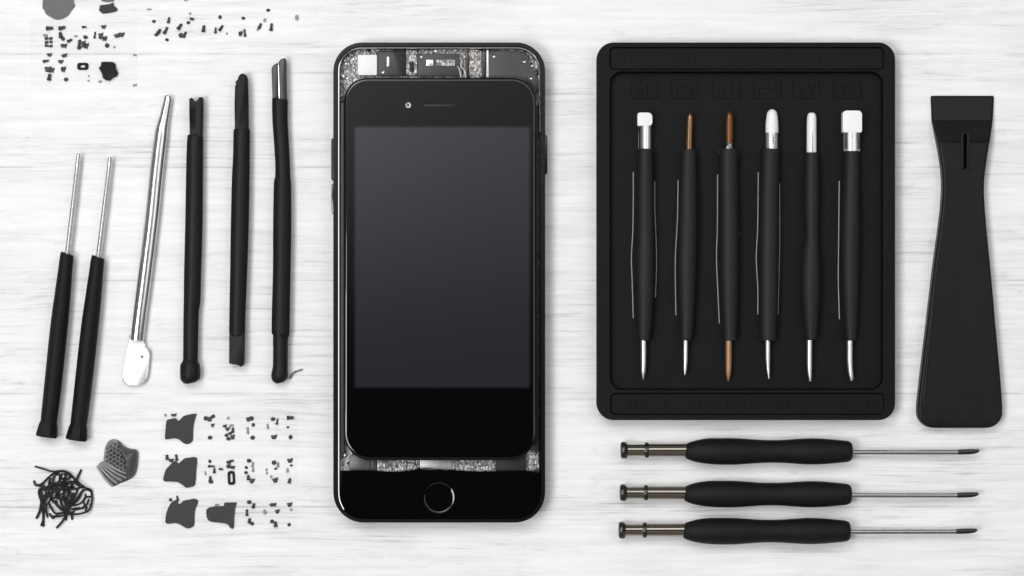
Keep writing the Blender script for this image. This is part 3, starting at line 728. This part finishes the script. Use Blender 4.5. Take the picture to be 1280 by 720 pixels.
# ------------------------------------------------------------------ three screwdrivers, lower right
DG = 'three fat-handled screwdrivers under the tray'
def fat_driver():
    f = frame_of(960, 564, 15)
    t = empty('precision_screwdriver', f, 'fat-handled black screwdriver just under the tray, topmost of three', 'screwdriver', DG)
    z = 16.6
    bm = bmesh.new()
    st = [(856.5, 8.2), (858.5, 9.6), (863, 11.6), (870, 13.6), (878, 15.1), (888, 16.2), (900, 16.6), (918, 16.6), (935, 15.6), (950, 14.5), (965, 14.1), (980, 14.5), (1000, 15.8), (1014, 16.4), (1030, 15.9), (1045, 14.6), (1056, 13.6), (1061, 12.6), (1064, 10.6), (1065.2, 7.5)]
    turned(bm, [(a, b, z, r) for a, b, _, r in dense([(x, 564.2 - (.3 if x < 900 else 0), 0, r) for x, r in st], 3)], 32, flat=.97)
    finish(bm, 'grip', M['handle'], f, t)
    bm = bmesh.new()
    turned(bm, [(x, 562.6, z, r) for x, r in ((783, 7.3), (808, 7.4), (808.5, 8.0), (857, 8.2), (860, 8.2))], 32)
    sh = finish(bm, 'barrel', M['gun'], f, t)
    bm = bmesh.new()
    turned(bm, [(x, 562.6, z, r) for x, r in ((805.6, 7.3), (806.2, 9.2), (808, 9.8), (810.6, 9.4), (811, 7.4))], 32)
    finish(bm, 'ring', M['gun_black'], f, sh)
    bm = bmesh.new()
    turned(bm, [(x, 562.6, z, r) for x, r in ((775.6, 7.5), (776.2, 9.6), (778, 10.6), (780.5, 10.6), (782.5, 9), (784.5, 7.6))], 20)
    cp = finish(bm, 'end_cap', M['gun_black'], f, t)
    bm = bmesh.new()
    for a in range(6):
        an = a*PI/3+.4; turned(bm, [(776.8, 562.6+6.6*math.cos(an), z+6.8*math.sin(an), 1.6), (781.8, 562.6+9.0*math.cos(an), z+9.2*math.sin(an), 2.2), (783.5, 562.6+8.4*math.cos(an), z+8.4*math.sin(an), 1.2)], 8)
    finish(bm, 'knurling', M['gun_black'], f, cp)
    bm = bmesh.new()
    turned(bm, [(x, 565.4, 16, 3.0) for x in (1060, 1100, 1150, 1197)], 20)
    finish(bm, 'shaft', M['dark_steel'], f, t)
    bm = bmesh.new()
    turned(bm, dense([(1196, 565.4, 16, 2.6), (1200, 565, 16, 3.2), (1213, 564.6, 16, 3.2), (1219.5, 564.0, 16, 2.7), (1223, 563.2, 16, 1.8), (1224, 562.8, 16, .9)], 3), 12, flat=.6)
    finish(bm, 'tip', M['gun_black'], f, t)
    return t
fd = fat_driver()
for (dx, dy, rz, lab) in ((-1, 53.4, -.12, 'fat-handled black screwdriver lying between its two twins under the tray, middle of three'), (-2.5, 99.6, .1, 'fat-handled black screwdriver at the lower right, bottommost of three')):
    c = copy_tree(fd); k = (HP-15)/HP
    c.location = ((960+dx-640)*S*k, (360-564-dy)*S*k, 0); c['label'] = lab
    c.rotation_euler.z = math.radians(rz)

# ------------------------------------------------------------------ clear films under the small parts
def film(px0, py0, px1, py1, label, cat='plastic film'):
    f = frame_of((px0+px1)/2, (py0+py1)/2)
    bm = bmesh.new(); slab(bm, rrect(px0, py0, px1, py1, 2, 3), .05, .45, .15, 1)
    o = finish(bm, 'clear_film', M['film'], f, smooth=False); tag(o, label, cat)
film(38, 24, 171, 108, 'faint clear film square under the cluster of loose parts at upper left')
film(202, 514, 372, 552, 'faint clear film strip under the topmost row of pads and screws')
film(202, 568, 372, 607, 'faint clear film strip under the middle row of pads and screws')
film(202, 621, 372, 660, 'faint clear film strip under the bottom row of pads and screws')

# ------------------------------------------------------------------ pads
def pad(name, pts, mat, label, cat='adhesive pad', z=.5, th=2.0, sm=2):
    cx = sum(p[0] for p in pts)/len(pts); cy = sum(p[1] for p in pts)/len(pts)
    f = frame_of(cx, cy, 1, z)
    bm = bmesh.new(); slab(bm, smoothpoly(pts, sm) if sm > 1 else pts, z, z+th, .5, 2)
    tag(finish(bm, name, M[mat], f), label, cat)
pad('adhesive_pad', [(208.2, 525.8), (213, 523.8), (220, 522.8), (223.2, 526.8), (229, 520.3), (236.7, 518.2), (245.9, 517.2), (243, 524.4), (241.2, 538), (240.8, 551), (234.2, 555.3), (228.3, 553), (224.2, 549.4), (219.3, 547.2), (208.5, 549.2), (206.2, 546.7), (207.2, 535)], 'pad', 'charcoal adhesive pad with a pointed upper right corner, topmost of the pads')
pad('adhesive_pad', [(207.5, 586.5), (211, 583.5), (215.8, 577.4), (220.4, 576.5), (223.5, 580), (227, 576), (231, 572.8), (237, 572), (246.2, 572.4), (245, 588), (243.9, 606), (238, 608.3), (233.3, 609.7), (227.5, 605.6), (221.7, 601.7), (206, 601.8), (204.4, 597)], 'pad', 'charcoal adhesive pad with a square upper right corner, in the middle row')
pad('adhesive_pad', [(206.7, 650.5), (208.3, 640), (212.8, 630), (218.9, 625), (222, 626.7), (223.7, 631), (229.4, 626), (237, 624.4), (242.8, 623.3), (247.2, 625.5), (246.7, 630.5), (243.6, 636.7), (242.8, 647.8), (242.8, 656), (238.3, 660), (232.8, 660), (228.3, 656.7), (218.9, 653), (213.9, 654.4), (207.8, 654.2)], 'pad', 'charcoal adhesive pad with rounded lobes, at the left of the bottom row')
pad('adhesive_pad', [(257.8, 639), (259, 636), (263, 634), (270.6, 632.8), (280.3, 632.6), (280.2, 628.4), (288, 628.2), (296, 628.2), (293.9, 633), (293.2, 642), (292.2, 649), (292.6, 656.7), (291, 661.2), (287.2, 659), (285.8, 655.6), (283, 654.4), (272, 653), (262.8, 651.8), (258.6, 647)], 'pad', 'dark bell shaped pad lying on its side in the bottom row')
pad('round_pad', [(54, -1), (53.4, 10), (56.4, 13.5), (57.4, 17.5), (66, 22.5), (72, 24.6), (78.5, 23.4), (85.5, 19), (88, 14.5), (92, 10), (93.6, 7), (91.5, 2), (91, -6), (82, -13), (66, -14), (57, -9)], 'pad_grey', 'mid grey round pad cut off by the top edge of the photo', sm=2)
pad('dark_chip', [(123.6, 13), (125.2, 6.6), (137, 5.6), (141.5, 3), (143, 8.4), (147, 11), (146, 14), (138.5, 16), (128.5, 17.2)], 'pad', 'dark chip fragment near the top edge, right of the grey round pad', 'fragment', sm=1)
pad('dark_chip', [(126.5, -4), (143.5, -4), (142, 1.6), (134, 2.4), (127, 1.2)], 'pad_grey', 'grey chip fragment touching the top edge of the photo', 'fragment', sm=1)
pad('black_blob', [(123.6, 85), (127.2, 82.5), (126.8, 78), (131, 77.4), (140, 77.6), (144, 79.5), (145, 86), (148, 91.5), (146, 95.5), (140.6, 97.6), (137.5, 101), (132.6, 100.4), (129, 97.6), (127.8, 91)], 'pad_black', 'jagged black blob of putty at the lower right of the film square', 'blob', z=.5, th=4, sm=1)
# small washers / rings
def ringlet(cx, cy, w, h, hw, hh, label, mat='pad_black', name='metal_bracket', rot=0, cat='bracket'):
    f = frame_of(cx, cy, 1, .5)
    bm = bmesh.new(); o_ = rrect(cx-w/2, cy-h/2, cx+w/2, cy+h/2, min(w, h)*.35, 5); i_ = rrect(cx-hw/2, cy-hh/2, cx+hw/2, cy+hh/2, min(hw, hh)*.35, 5)
    ring_slab(bm, o_, i_, .5, 3)
    o = finish(bm, name, M[mat], f); tag(o, label, cat); o.rotation_euler.z = rot
ringlet(103.6, 83, 14, 9, 5.5, 3, 'small black oblong ring left of the jagged black blob')
ringlet(289.2, 597.4, 9, 17.5, 3, 10.5, 'small black slotted bracket in the middle row of screws', rot=.05)

# ------------------------------------------------------------------ tiny screws
def screw_mesh(kind, mat):
    bm = bmesh.new()
    if kind == 'up':      # standing on its head side: unit diameter 1, cross recess
        disc_prof(bm, 0, 0, [(.44, 0), (.5, .06), (.5, .3), (.42, .42), (.2, .46), (.18, .3), (.05, .28)], 12)
        for a in (0, PI/2):
            c, s = math.cos(a), math.sin(a)
            vs = [bm.verts.new((c*u-s*v, s*u+c*v, .475)) for u, v in ((-.3, -.05), (.3, -.05), (.3, .05), (-.3, .05))]; bm.faces.new(vs)
    elif kind == 'lie':   # unit length 1 along x: head plus threaded shank
        st = [(-.5, .14), (-.49, .26), (-.38, .32), (-.2, .32), (-.18, .22)]
        x = -.2
        while x < .42: st += [(x, .19), (x+.035, .26)]; x += .075
        st += [(.44, .13), (.5, .05)]
        turned(bm, [(x, 0, .3, r) for x, r in st], 10)
    else:                 # bent clip / sliver
        rr = random.Random(kind)
        pts = [(-.5, -.12), (-.2, -.35), (.1, -.22), (.42, -.4), (.5, -.05), (.2, .12), (.38, .42), (.05, .3), (-.3, .42), (-.34, .1)]
        slab(bm, [(x+rr.uniform(-.06, .06), y+rr.uniform(-.06, .06)) for x, y in pts], 0, .35, .06, 2)
    for v in bm.verts: v.co = Vector((v.co.x*S, -v.co.y*S, v.co.z*S))
    bmesh.ops.recalc_face_normals(bm, faces=bm.faces)
    me = bpy.data.meshes.new('screw'); bm.to_mesh(me); bm.free(); me.materials.append(M[mat])
    for p in me.polygons: p.use_smooth = True
    return me
SM = {}
for mt in ('screw', 'screw_grey'):
    for kd in ('up', 'lie', 'c1', 'c2'): SM[kd, mt] = screw_mesh(kd, mt)
rs = random.Random(5)
def specks(label, group, items, cat='screw'):
    for it in items:
        x, y, w, h = it[:4]; fl = it[4] if len(it) > 4 else ''
        mt = 'screw_grey' if 'f' in fl else 'screw'
        L, Wd = max(w, h), min(w, h); ratio = L/Wd
        ang = 0 if w >= h else PI/2
        if 's' in fl: ang = math.radians(68) if h > w else math.radians(25)
        if 'd' in fl: ang = math.radians(45)
        ang += rs.uniform(-.25, .25)
        if 'c' in fl: kd = rs.choice(['c1', 'c2'])
        elif ratio < 1.35: kd = 'up'
        else: kd = 'lie'
        name = 'tiny_screw' if kd in ('up', 'lie') else 'metal_clip'
        o = bpy.data.objects.new(name, SM[kd, mt]); COL.objects.link(o)
        zz = .5
        k = 1.0
        o.location = ((x-640)*S*k, (360-y)*S*k, zz*S)
        if kd == 'up': sc = (w*.98, h*.98, 3.2)
        elif kd == 'lie': sc = (L*1.1, Wd*1.75, Wd*1.4)
        else: sc = (w*1.1, h*1.15, 5)
        if kd in ('c1', 'c2'): ang = rs.uniform(-.2, .2)
        if kd == 'up': ang = rs.uniform(-.3, .3)
        o.scale = sc; o.rotation_euler.z = ang
        o['label'] = label[0] if name == 'tiny_screw' else label[1]
        o['category'] = cat if name == 'tiny_screw' else 'clip'; o['group'] = group + (' (screws)' if name == 'tiny_screw' else ' (clips)')
def L2(a): return ('tiny dark screw '+a, 'tiny bent metal clip '+a)
specks(L2('in the leftmost column of parts on the film square'), 'parts in the leftmost column of the film square', [(62.3, 35.5, 8, 5), (57, 44, 5, 3, 'f'), (58, 48, 4, 5, 'c'), (63.5, 48, 5, 4, 'c'), (58.5, 53, 5, 4, 'c'), (64, 52.6, 4, 4), (59, 57.4, 5, 3), (64, 57.5, 4, 4, 'c'), (61.9, 68.4, 6, 5, 'c'), (57.5, 76.4, 7, 3.6), (60, 86.5, 8, 8, 'c'), (65, 87.5, 6, 7, 'c'), (61.9, 96.6, 5, 8)])
specks(L2('in the second column of parts on the film square'), 'parts in the second column of the film square', [(77.8, 35.1, 8, 5), (76, 44, 5, 7), (79, 48.7, 5, 5), (87.4, 50.8, 6, 4, 's'), (80, 57, 8, 6, 'c'), (80.7, 69.3, 7, 5, 'c'), (76, 77, 6, 5, 'c'), (79.4, 86.3, 6, 8, 'c'), (82.8, 99.4, 6, 5, 'd')])
specks(L2('in the third column of parts on the film square'), 'parts in the third column of the film square', [(105.5, 33.9, 5, 3), (95, 45.4, 4, 2.4, 'f'), (107, 46.6, 6, 5), (99.4, 55.6, 4.4, 11.5), (104.4, 55, 4.4, 10, 'c'), (108.4, 57, 5, 8, 'c'), (118.7, 44, 2.6, 8, 's'), (111, 95, 2.4, 2.4, 'f'), (110.7, 101, 3, 2.4, 'f')])
specks(L2('in the rightmost column of parts on the film square'), 'parts in the rightmost column of the film square', [(129.6, 33.5, 6, 5, 'c'), (125.8, 44.7, 5, 9, 'c'), (131, 48, 6, 7, 'c'), (134, 57, 6, 6), (146.5, 44.4, 7.5, 6, 'c'), (152, 43.2, 6.5, 6.4, 'c'), (143, 59, 3.4, 2.6, 'f'), (125.4, 102, 3.6, 2.6, 'f'), (169, 69, 4, 2.4, 'f'), (169, 106.5, 4.6, 2.6, 'f')])
TR = 'loose screws strewn along the top edge'
specks(L2('in the scatter along the top edge, left half'), TR+' on the left', [(192.5, 26.8, 5, 3.8), (186.7, 11.7, 5, 2, 'f'), (211, 25.4, 3.6, 7, 's'), (207.3, 38.2, 4, 9, 's'), (199, 39.4, 4.4, 6, 'd'), (195.4, 43.6, 5, 4.4), (208.9, 49.8, 5, 4), (240.3, 24, 5, 3.4), (235.5, 28.4, 5, 4, 'd'), (237.7, 17, 3, 3, 'f'), (224.8, 33.5, 4.4, 8, 's'), (226.2, 44.3, 6, 6.6), (230.9, 43.5, 3.6, 7.6, 's'), (254.6, 36, 4.4, 8), (232.6, 0.6, 4, 2, 'f')])
specks(L2('in the scatter along the top edge, right half'), TR+' on the right', [(275.2, 21.5, 4.4, 5), (269.5, 38.2, 3, 7), (276.4, 35.2, 3.8, 7.6, 's'), (304.2, 22.9, 5, 4), (300.8, 41.8, 4.6, 7.6, 'c'), (306, 41.2, 3, 9), (335.2, 12.9, 5, 4), (331, 25.4, 4, 5, 'f'), (325, 32.6, 3.8, 7, 's'), (322, 37, 3, 3, 'f'), (339.2, 34, 4, 9), (283.6, 42, 2.4, 3, 'f')])
specks(('lone tiny grey screw above the gap between spudgers and phone',)*2, 'lone screw', [(371, 22, 4, 5.4, 'f')])
rows = {'topmost': 'top row', 'middle': 'middle row', 'bottom': 'bottom row'}
specks(L2('touching the upper edge of the topmost charcoal pad'), 'parts at the topmost pad', [(206.8, 518.9, 3, 3.6, 'f'), (217.2, 518.6, 7, 4, 'c')])
specks(L2('right of the topmost charcoal pad'), 'parts in the first ring of the top row', [(257.2, 522.8, 5.6, 6), (261.9, 523.4, 6.4, 7, 'c'), (266.5, 520.3, 5, 5, 'd'), (265.8, 531.4, 4, 5, 'c'), (262.6, 547, 6, 5)])
specks(L2('in the crowded heap of the top row'), 'parts heaped in the second ring of the top row', [(285.3, 522.6, 3.6, 3.8, 'f'), (281, 532.4, 5, 4, 'c'), (284.4, 536, 5, 5, 'c'), (289.6, 531.8, 4.6, 3, 'f'), (291, 537.6, 3.6, 6), (283.2, 544, 5, 4.4), (287.8, 541.4, 5, 4, 'c'), (285.6, 548.4, 6, 4.6), (290.8, 546, 5, 6.6, 'c')])
specks(L2('in the middle ring of the top row'), 'parts in the third ring of the top row', [(310.4, 523.8, 5, 6.6, 'c'), (314.6, 523, 5.4, 6), (316.7, 531, 4, 5), (309.6, 538, 2.8, 8, 'f'), (315.8, 547, 6, 5.4)])
specks(L2('in the fourth ring of the top row'), 'parts in the fourth ring of the top row', [(341.3, 523.8, 6, 5), (346.5, 527, 2.8, 7, 's'), (334.6, 532.8, 2.6, 6, 'f'), (342.4, 546, 7, 6, 'c')])
specks(L2('at the right end of the top row'), 'parts at the right end of the top row', [(363, 522, 8, 4.6), (360, 534, 3.6, 3), (363.2, 546.4, 5, 6)])
specks(L2('touching the upper edge of the square-cornered pad'), 'parts at the middle pad', [(208.9, 571.4, 4, 6), (213.8, 575.2, 6.4, 5, 'c'), (220.7, 571.7, 3.4, 7.6)])
specks(L2('right of the square-cornered charcoal pad'), 'parts in the first ring of the middle row', [(262.4, 576.5, 4, 4.6), (264.4, 582.8, 8, 3), (267.9, 588.3, 3.4, 6), (256.8, 591.4, 2, 4.6, 'f'), (263, 597.6, 3.6, 5), (263.6, 602, 6.6, 5), (276.5, 586.3, 5, 3)])
specks(L2('just above the slotted bracket'), 'parts above the slotted bracket', [(286.2, 577.4, 6, 5, 'c'), (290, 576, 5, 3), (285.6, 582.4, 5, 6, 'c'), (290.8, 583.8, 6, 5, 'c')])
specks(L2('in the third ring of the middle row'), 'parts in the third ring of the middle row', [(311.4, 575.8, 6.4, 5), (315.8, 580.4, 3, 6, 'f'), (307.9, 584.4, 4.6, 4), (316.3, 587, 3, 5, 'f'), (307.6, 590.7, 5, 4), (310.4, 596.7, 4, 6), (314.9, 600.8, 6, 7, 'c')])
specks(L2('in the fourth ring of the middle row'), 'parts in the fourth ring of the middle row', [(342.6, 578.2, 6, 6), (347.5, 580.7, 3, 6, 'f'), (344.7, 585.8, 4, 3), (333.2, 587, 3, 4, 'f'), (333.6, 591.4, 3, 3, 'f'), (338.9, 596, 3, 4, 'f'), (344, 600, 6.6, 7, 'c')])
specks(L2('at the right end of the middle row'), 'parts at the right end of the middle row', [(362.4, 575.4, 6.6, 6, 'c'), (364.2, 581.8, 4, 3), (359.3, 587.6, 3, 5, 'f'), (362, 600.8, 4, 6)])
specks(L2('touching the upper edge of the rounded-lobe pad'), 'parts at the bottom pad', [(213.3, 624.7, 4.4, 4.4), (221.9, 622.6, 3, 6)])
specks(L2('on the upper edge of the bell shaped pad'), 'parts at the bell pad', [(271.7, 630.8, 5, 2.6, 'f')])
specks(L2('in the ring beside the bell shaped pad'), 'parts in the third ring of the bottom row', [(311.7, 627.6, 6.4, 5, 's'), (316.9, 632, 4, 6, 's'), (308.7, 640.5, 3.4, 8), (311.9, 650.6, 4, 6), (315.2, 654.4, 5, 5)])
specks(L2('in the fourth ring of the bottom row'), 'parts in the fourth ring of the bottom row', [(341.4, 630.5, 8.6, 5, 'c'), (346.7, 638.9, 5, 6, 'c'), (331, 639.7, 3.6, 5, 'f'), (340, 651.7, 5, 5), (344.4, 655, 4.4, 6.6)])
specks(L2('at the right end of the bottom row'), 'parts at the right end of the bottom row', [(362, 630.5, 6, 6, 'c'), (364, 637, 4, 3, 'f'), (361.4, 655.8, 4.4, 4.4)])

# ------------------------------------------------------------------ crumpled mesh piece
f = frame_of(148, 580, 6)
t = empty('crumpled_mesh', f, 'crumpled grey mesh thimble with ribbed edge and smooth folded flap', 'mesh piece')
def holes(x, y):
    c, s = math.cos(.55), math.sin(.55)
    u = (x*c+y*s)/5.2; v = (-x*s+y*c)/4.6
    if int(math.floor(v)) % 2: u += .5
    du = u-math.floor(u)-.5; dv = v-math.floor(v)-.5
    return 1.2-10*math.exp(-(du*du+dv*dv)*(8+4*math.sin(x*.9)*math.cos(y*.7)))
bm = bmesh.new()
puff(bm, smoothpoly([(129, 578), (129.6, 566), (131, 558), (135, 551.6), (142, 549), (149, 552), (155, 560), (158, 571), (163, 582), (162, 590), (156, 594), (146, 589), (136, 582)], 16), 15, 0, 60, holes)
finish(bm, 'perforated_side', M['mesh_gray'], f, t)
bm = bmesh.new()
puff(bm, smoothpoly([(145, 550.5), (150, 553), (155, 558), (162, 561), (169, 562), (172.2, 566), (172, 575), (171, 584), (168, 594), (162, 599), (157, 596), (160, 586), (154, 574), (148, 562)], 6), 15, 0, 14, lambda x, y: 1.2*math.sin((x-y)*.22))
finish(bm, 'smooth_flap', M['flap'], f, t)
for i in range(5):
    bm = bmesh.new(); q = i/4
    a = (129-8*q, 577+5.5*q); b = (163-23*q, 594+13.5*q)
    tube(bm, [(a[0], a[1], 4-1.5*q), ((a[0]*2+b[0])/3-.6, (a[1]*2+b[1])/3+.8, 8-4*q), ((a[0]+2*b[0])/3-.8, (a[1]+2*b[1])/3+.8, 8-4*q), (b[0], b[1], 4-2*q)], 1.5, 8)
    finish(bm, 'rib', M['shield_lite' if i % 2 else 'mesh_gray'], f, t)
bm = bmesh.new()
puff(bm, smoothpoly([(129, 577), (143, 583), (158, 592), (165, 596), (160, 600.5), (150, 604.5), (139, 608.4), (130, 598), (121.5, 583.6)], 5), 3.5, 0, 8)
finish(bm, 'ribbed_edge', M['flap'], f, t)

# ------------------------------------------------------------------ tangle of wire
f = frame_of(78, 620, 5)
t_bm = bmesh.new()
rw = random.Random(21)
def zz(p): return (30+p[0]/7.2, 570+p[1]/7.2)
strands = [[(95, 95), (180, 118), (260, 138), (340, 132), (400, 150), (450, 190), (500, 240), (560, 285), (605, 310), (600, 350)],
 [(85, 225), (105, 262), (160, 250), (220, 195), (280, 150), (360, 140), (430, 190), (480, 240)], [(95, 255), (150, 275), (230, 290), (330, 270), (400, 250)],
 [(512, 125), (490, 170), (475, 215), (490, 260), (530, 290)], [(600, 320), (560, 300), (520, 320), (480, 380), (440, 430), (400, 470)],
 [(605, 330), (612, 380), (600, 450), (575, 495), (500, 520), (420, 525), (360, 520)], [(150, 640-10), (172, 560), (170, 480), (190, 400), (230, 330)], [(172, 636), (170, 540), (180, 470), (150, 400), (130, 340)],
 [(105, 565), (135, 500), (150, 430), (170, 380), (200, 330)], [(112, 560), (150, 470), (160, 380), (150, 290)], [(290, 648), (330, 605), (360, 560), (385, 500), (390, 420)],
 [(375, 580), (380, 520), (370, 440), (340, 360)], [(430, 572), (425, 530), (400, 470), (390, 380), (400, 300)], [(210, 555), (200, 500), (210, 440), (235, 400), (250, 340), (255, 280)],
 [(215, 420), (250, 480), (290, 515), (350, 510), (400, 480)], [(240, 390), (290, 440), (330, 480), (380, 500)], [(280, 400), (300, 440), (340, 470), (400, 450), (450, 440)],
 [(300, 300), (320, 380), (340, 440), (390, 490)], [(240, 300), (300, 330), (330, 290), (400, 300), (450, 280)], [(350, 300), (360, 360), (385, 430)], [(410, 320), (420, 380), (400, 440)], [(440, 330), (430, 380), (410, 440)],
 [(480, 300), (460, 350), (440, 400), (420, 450)], [(520, 310), (500, 370), (470, 410), (430, 440)], [(550, 340), (540, 390), (500, 430), (440, 450)], [(600, 370), (560, 370), (530, 400), (545, 440), (520, 470), (440, 490)],
 [(420, 480), (480, 470), (530, 470), (560, 440), (580, 390)], [(560, 460), (555, 500), (590, 480), (595, 430)], [(300, 160), (265, 190), (270, 240), (310, 235), (320, 180), (300, 160)], [(345, 160), (325, 190), (350, 205), (370, 185), (360, 160)],
 [(380, 160), (370, 200), (400, 205), (410, 175)], [(230, 200), (225, 250), (260, 260), (290, 270)], [(170, 260), (200, 300), (260, 290), (320, 300), (400, 280)], [(130, 350), (140, 300), (190, 290), (250, 250), (350, 250), (430, 230)],
 [(200, 340), (280, 320), (360, 290), (440, 300), (520, 280)], [(180, 300), (210, 350), (260, 380), (290, 360), (280, 320), (240, 310)], [(250, 550), (270, 545), (330, 540), (400, 520), (450, 500)], [(225, 520), (260, 560), (280, 540), (320, 545)],
 [(330, 250), (350, 230), (400, 235), (430, 260), (400, 285), (350, 280)], [(350, 215), (400, 240), (450, 230), (480, 270)], [(190, 440), (170, 400), (200, 370), (220, 330)], [(380, 520), (390, 440), (400, 400)]]
for i, sd in enumerate(strands):
    pts = []
    for j, p in enumerate(sd):
        x, y = zz(p)
        e = min(j, len(sd)-1-j)
        pts.append((x, y, 1.7+min(e, 2)*rw.uniform(.6, 3.4)))
    tube(t_bm, pts, rw.uniform(1.15, 1.45), 8, 5)
for i in range(5):     # extra loops inside the nest
    cx, cy = zz((rw.uniform(240, 500), rw.uniform(220, 460))); r = rw.uniform(6, 13); a0 = rw.uniform(0, 6.28); e = rw.uniform(.5, 1)
    tube(t_bm, [(cx+r*math.cos(a0+a*.7), cy+r*e*math.sin(a0+a*.7), 3+rw.uniform(0, 5)) for a in range(rw.choice((4, 5, 6)))], 1.4, 8, 5)
o = finish(t_bm, 'wire_tangle', M['wire'], f, doubles=False); tag(o, 'tangled nest of short black wires at the lower left corner', 'wire tangle')

# ------------------------------------------------------------------ lights, world, camera
w = bpy.data.worlds.new('World'); scene.world = w; w.use_nodes = True
nt = w.node_tree; bg = nt.nodes['Background']
tc = nt.nodes.new('ShaderNodeTexCoord'); sp = nt.nodes.new('ShaderNodeSeparateXYZ'); nt.links.new(tc.outputs['Generated'], sp.inputs[0])
cr = nt.nodes.new('ShaderNodeValToRGB'); e = cr.color_ramp.elements
e[0].position = .0; e[0].color = (.3, .3, .3, 1)
e[1].position = .93; e[1].color = (.03, .03, .032, 1)
x = cr.color_ramp.elements.new(.45); x.color = (.2, .2, .205, 1)
nt.links.new(sp.outputs['Z'], cr.inputs['Fac']); nt.links.new(cr.outputs['Color'], bg.inputs['Color']); bg.inputs['Strength'].default_value = 1.0

def area(name, loc, target, sx, sy, power, col=(1, 1, 1)):
    l = bpy.data.lights.new(name, 'AREA'); l.shape = 'RECTANGLE'; l.size = sx; l.size_y = sy; l.energy = power; l.color = col
    o = bpy.data.objects.new(name, l); COL.objects.link(o); o.location = loc
    d = Vector(target)-Vector(loc); o.rotation_euler = d.to_track_quat('-Z', 'Y').to_euler()
    return o
key = area('key_softbox', (-.64, -.24, 1.4), (-.1, 0, 0), .5, .54, 10.2)
fill = area('added_fill_light', (.95, .1, 1.4), (.15, 0, 0), .8, .9, 3.4)  # added to lift the right side of the table; no known source
front = area('added_front_light', (-.2, -.85, 1.5), (-.1, 0, 0), 1.3, .8, .9)  # added weak fill from the front, no known source
# overhead softbox whose near edge is mirrored in the screen; its output is shaped by hand, dim where mirrored and hotter towards one corner
ov = area('overhead_softbox', (0, .5155, 1.5), (0, .5155, 0), 1.7, 1.2, 7.0)
ln = ov.data; ln.use_nodes = True; nt = ln.node_tree; em = nt.nodes['Emission']
ge = nt.nodes.new('ShaderNodeNewGeometry'); sp = nt.nodes.new('ShaderNodeSeparateXYZ'); nt.links.new(ge.outputs['Parametric'], sp.inputs[0])
def mrange(sock, a, b, c, d):
    m = nt.nodes.new('ShaderNodeMapRange'); m.interpolation_type = 'SMOOTHSTEP'
    for k_, v_ in (('From Min', a), ('From Max', b), ('To Min', c), ('To Max', d)): m.inputs[k_].default_value = v_
    nt.links.new(sock, m.inputs['Value']); return m.outputs['Result']
my0 = mrange(sp.outputs['Y'], 0.0, .26, .02, .74); my1 = mrange(sp.outputs['Y'], .25, .5, 0, 2.7)
hot = mrange(sp.outputs['X'], .05, .55, 1.7, .9)
mh = nt.nodes.new('ShaderNodeMath'); mh.operation = 'MULTIPLY'; nt.links.new(my1, mh.inputs[0]); nt.links.new(hot, mh.inputs[1]); my1 = mh.outputs[0]
ma = nt.nodes.new('ShaderNodeMath'); nt.links.new(my0, ma.inputs[0]); nt.links.new(my1, ma.inputs[1]); my = ma.outputs[0]; mx = mrange(sp.outputs['X'], .33, .53, 1.3, .62)
mu = nt.nodes.new('ShaderNodeMath'); mu.operation = 'MULTIPLY'; nt.links.new(my, mu.inputs[0]); nt.links.new(mx, mu.inputs[1])
nt.links.new(mu.outputs[0], em.inputs['Strength'])

cam = bpy.data.cameras.new('camera'); co = bpy.data.objects.new('camera', cam); COL.objects.link(co)
co.location = (0, 0, HC); co.rotation_euler = (0, 0, 0)
cam.sensor_width = 36; cam.lens = 36*HC/(1280*S); cam.clip_start = .01; cam.clip_end = 20
scene.camera = co
scene.view_settings.view_transform = 'Standard'; scene.view_settings.look = 'None'; scene.view_settings.exposure = 0.1; scene.view_settings.gamma = 1
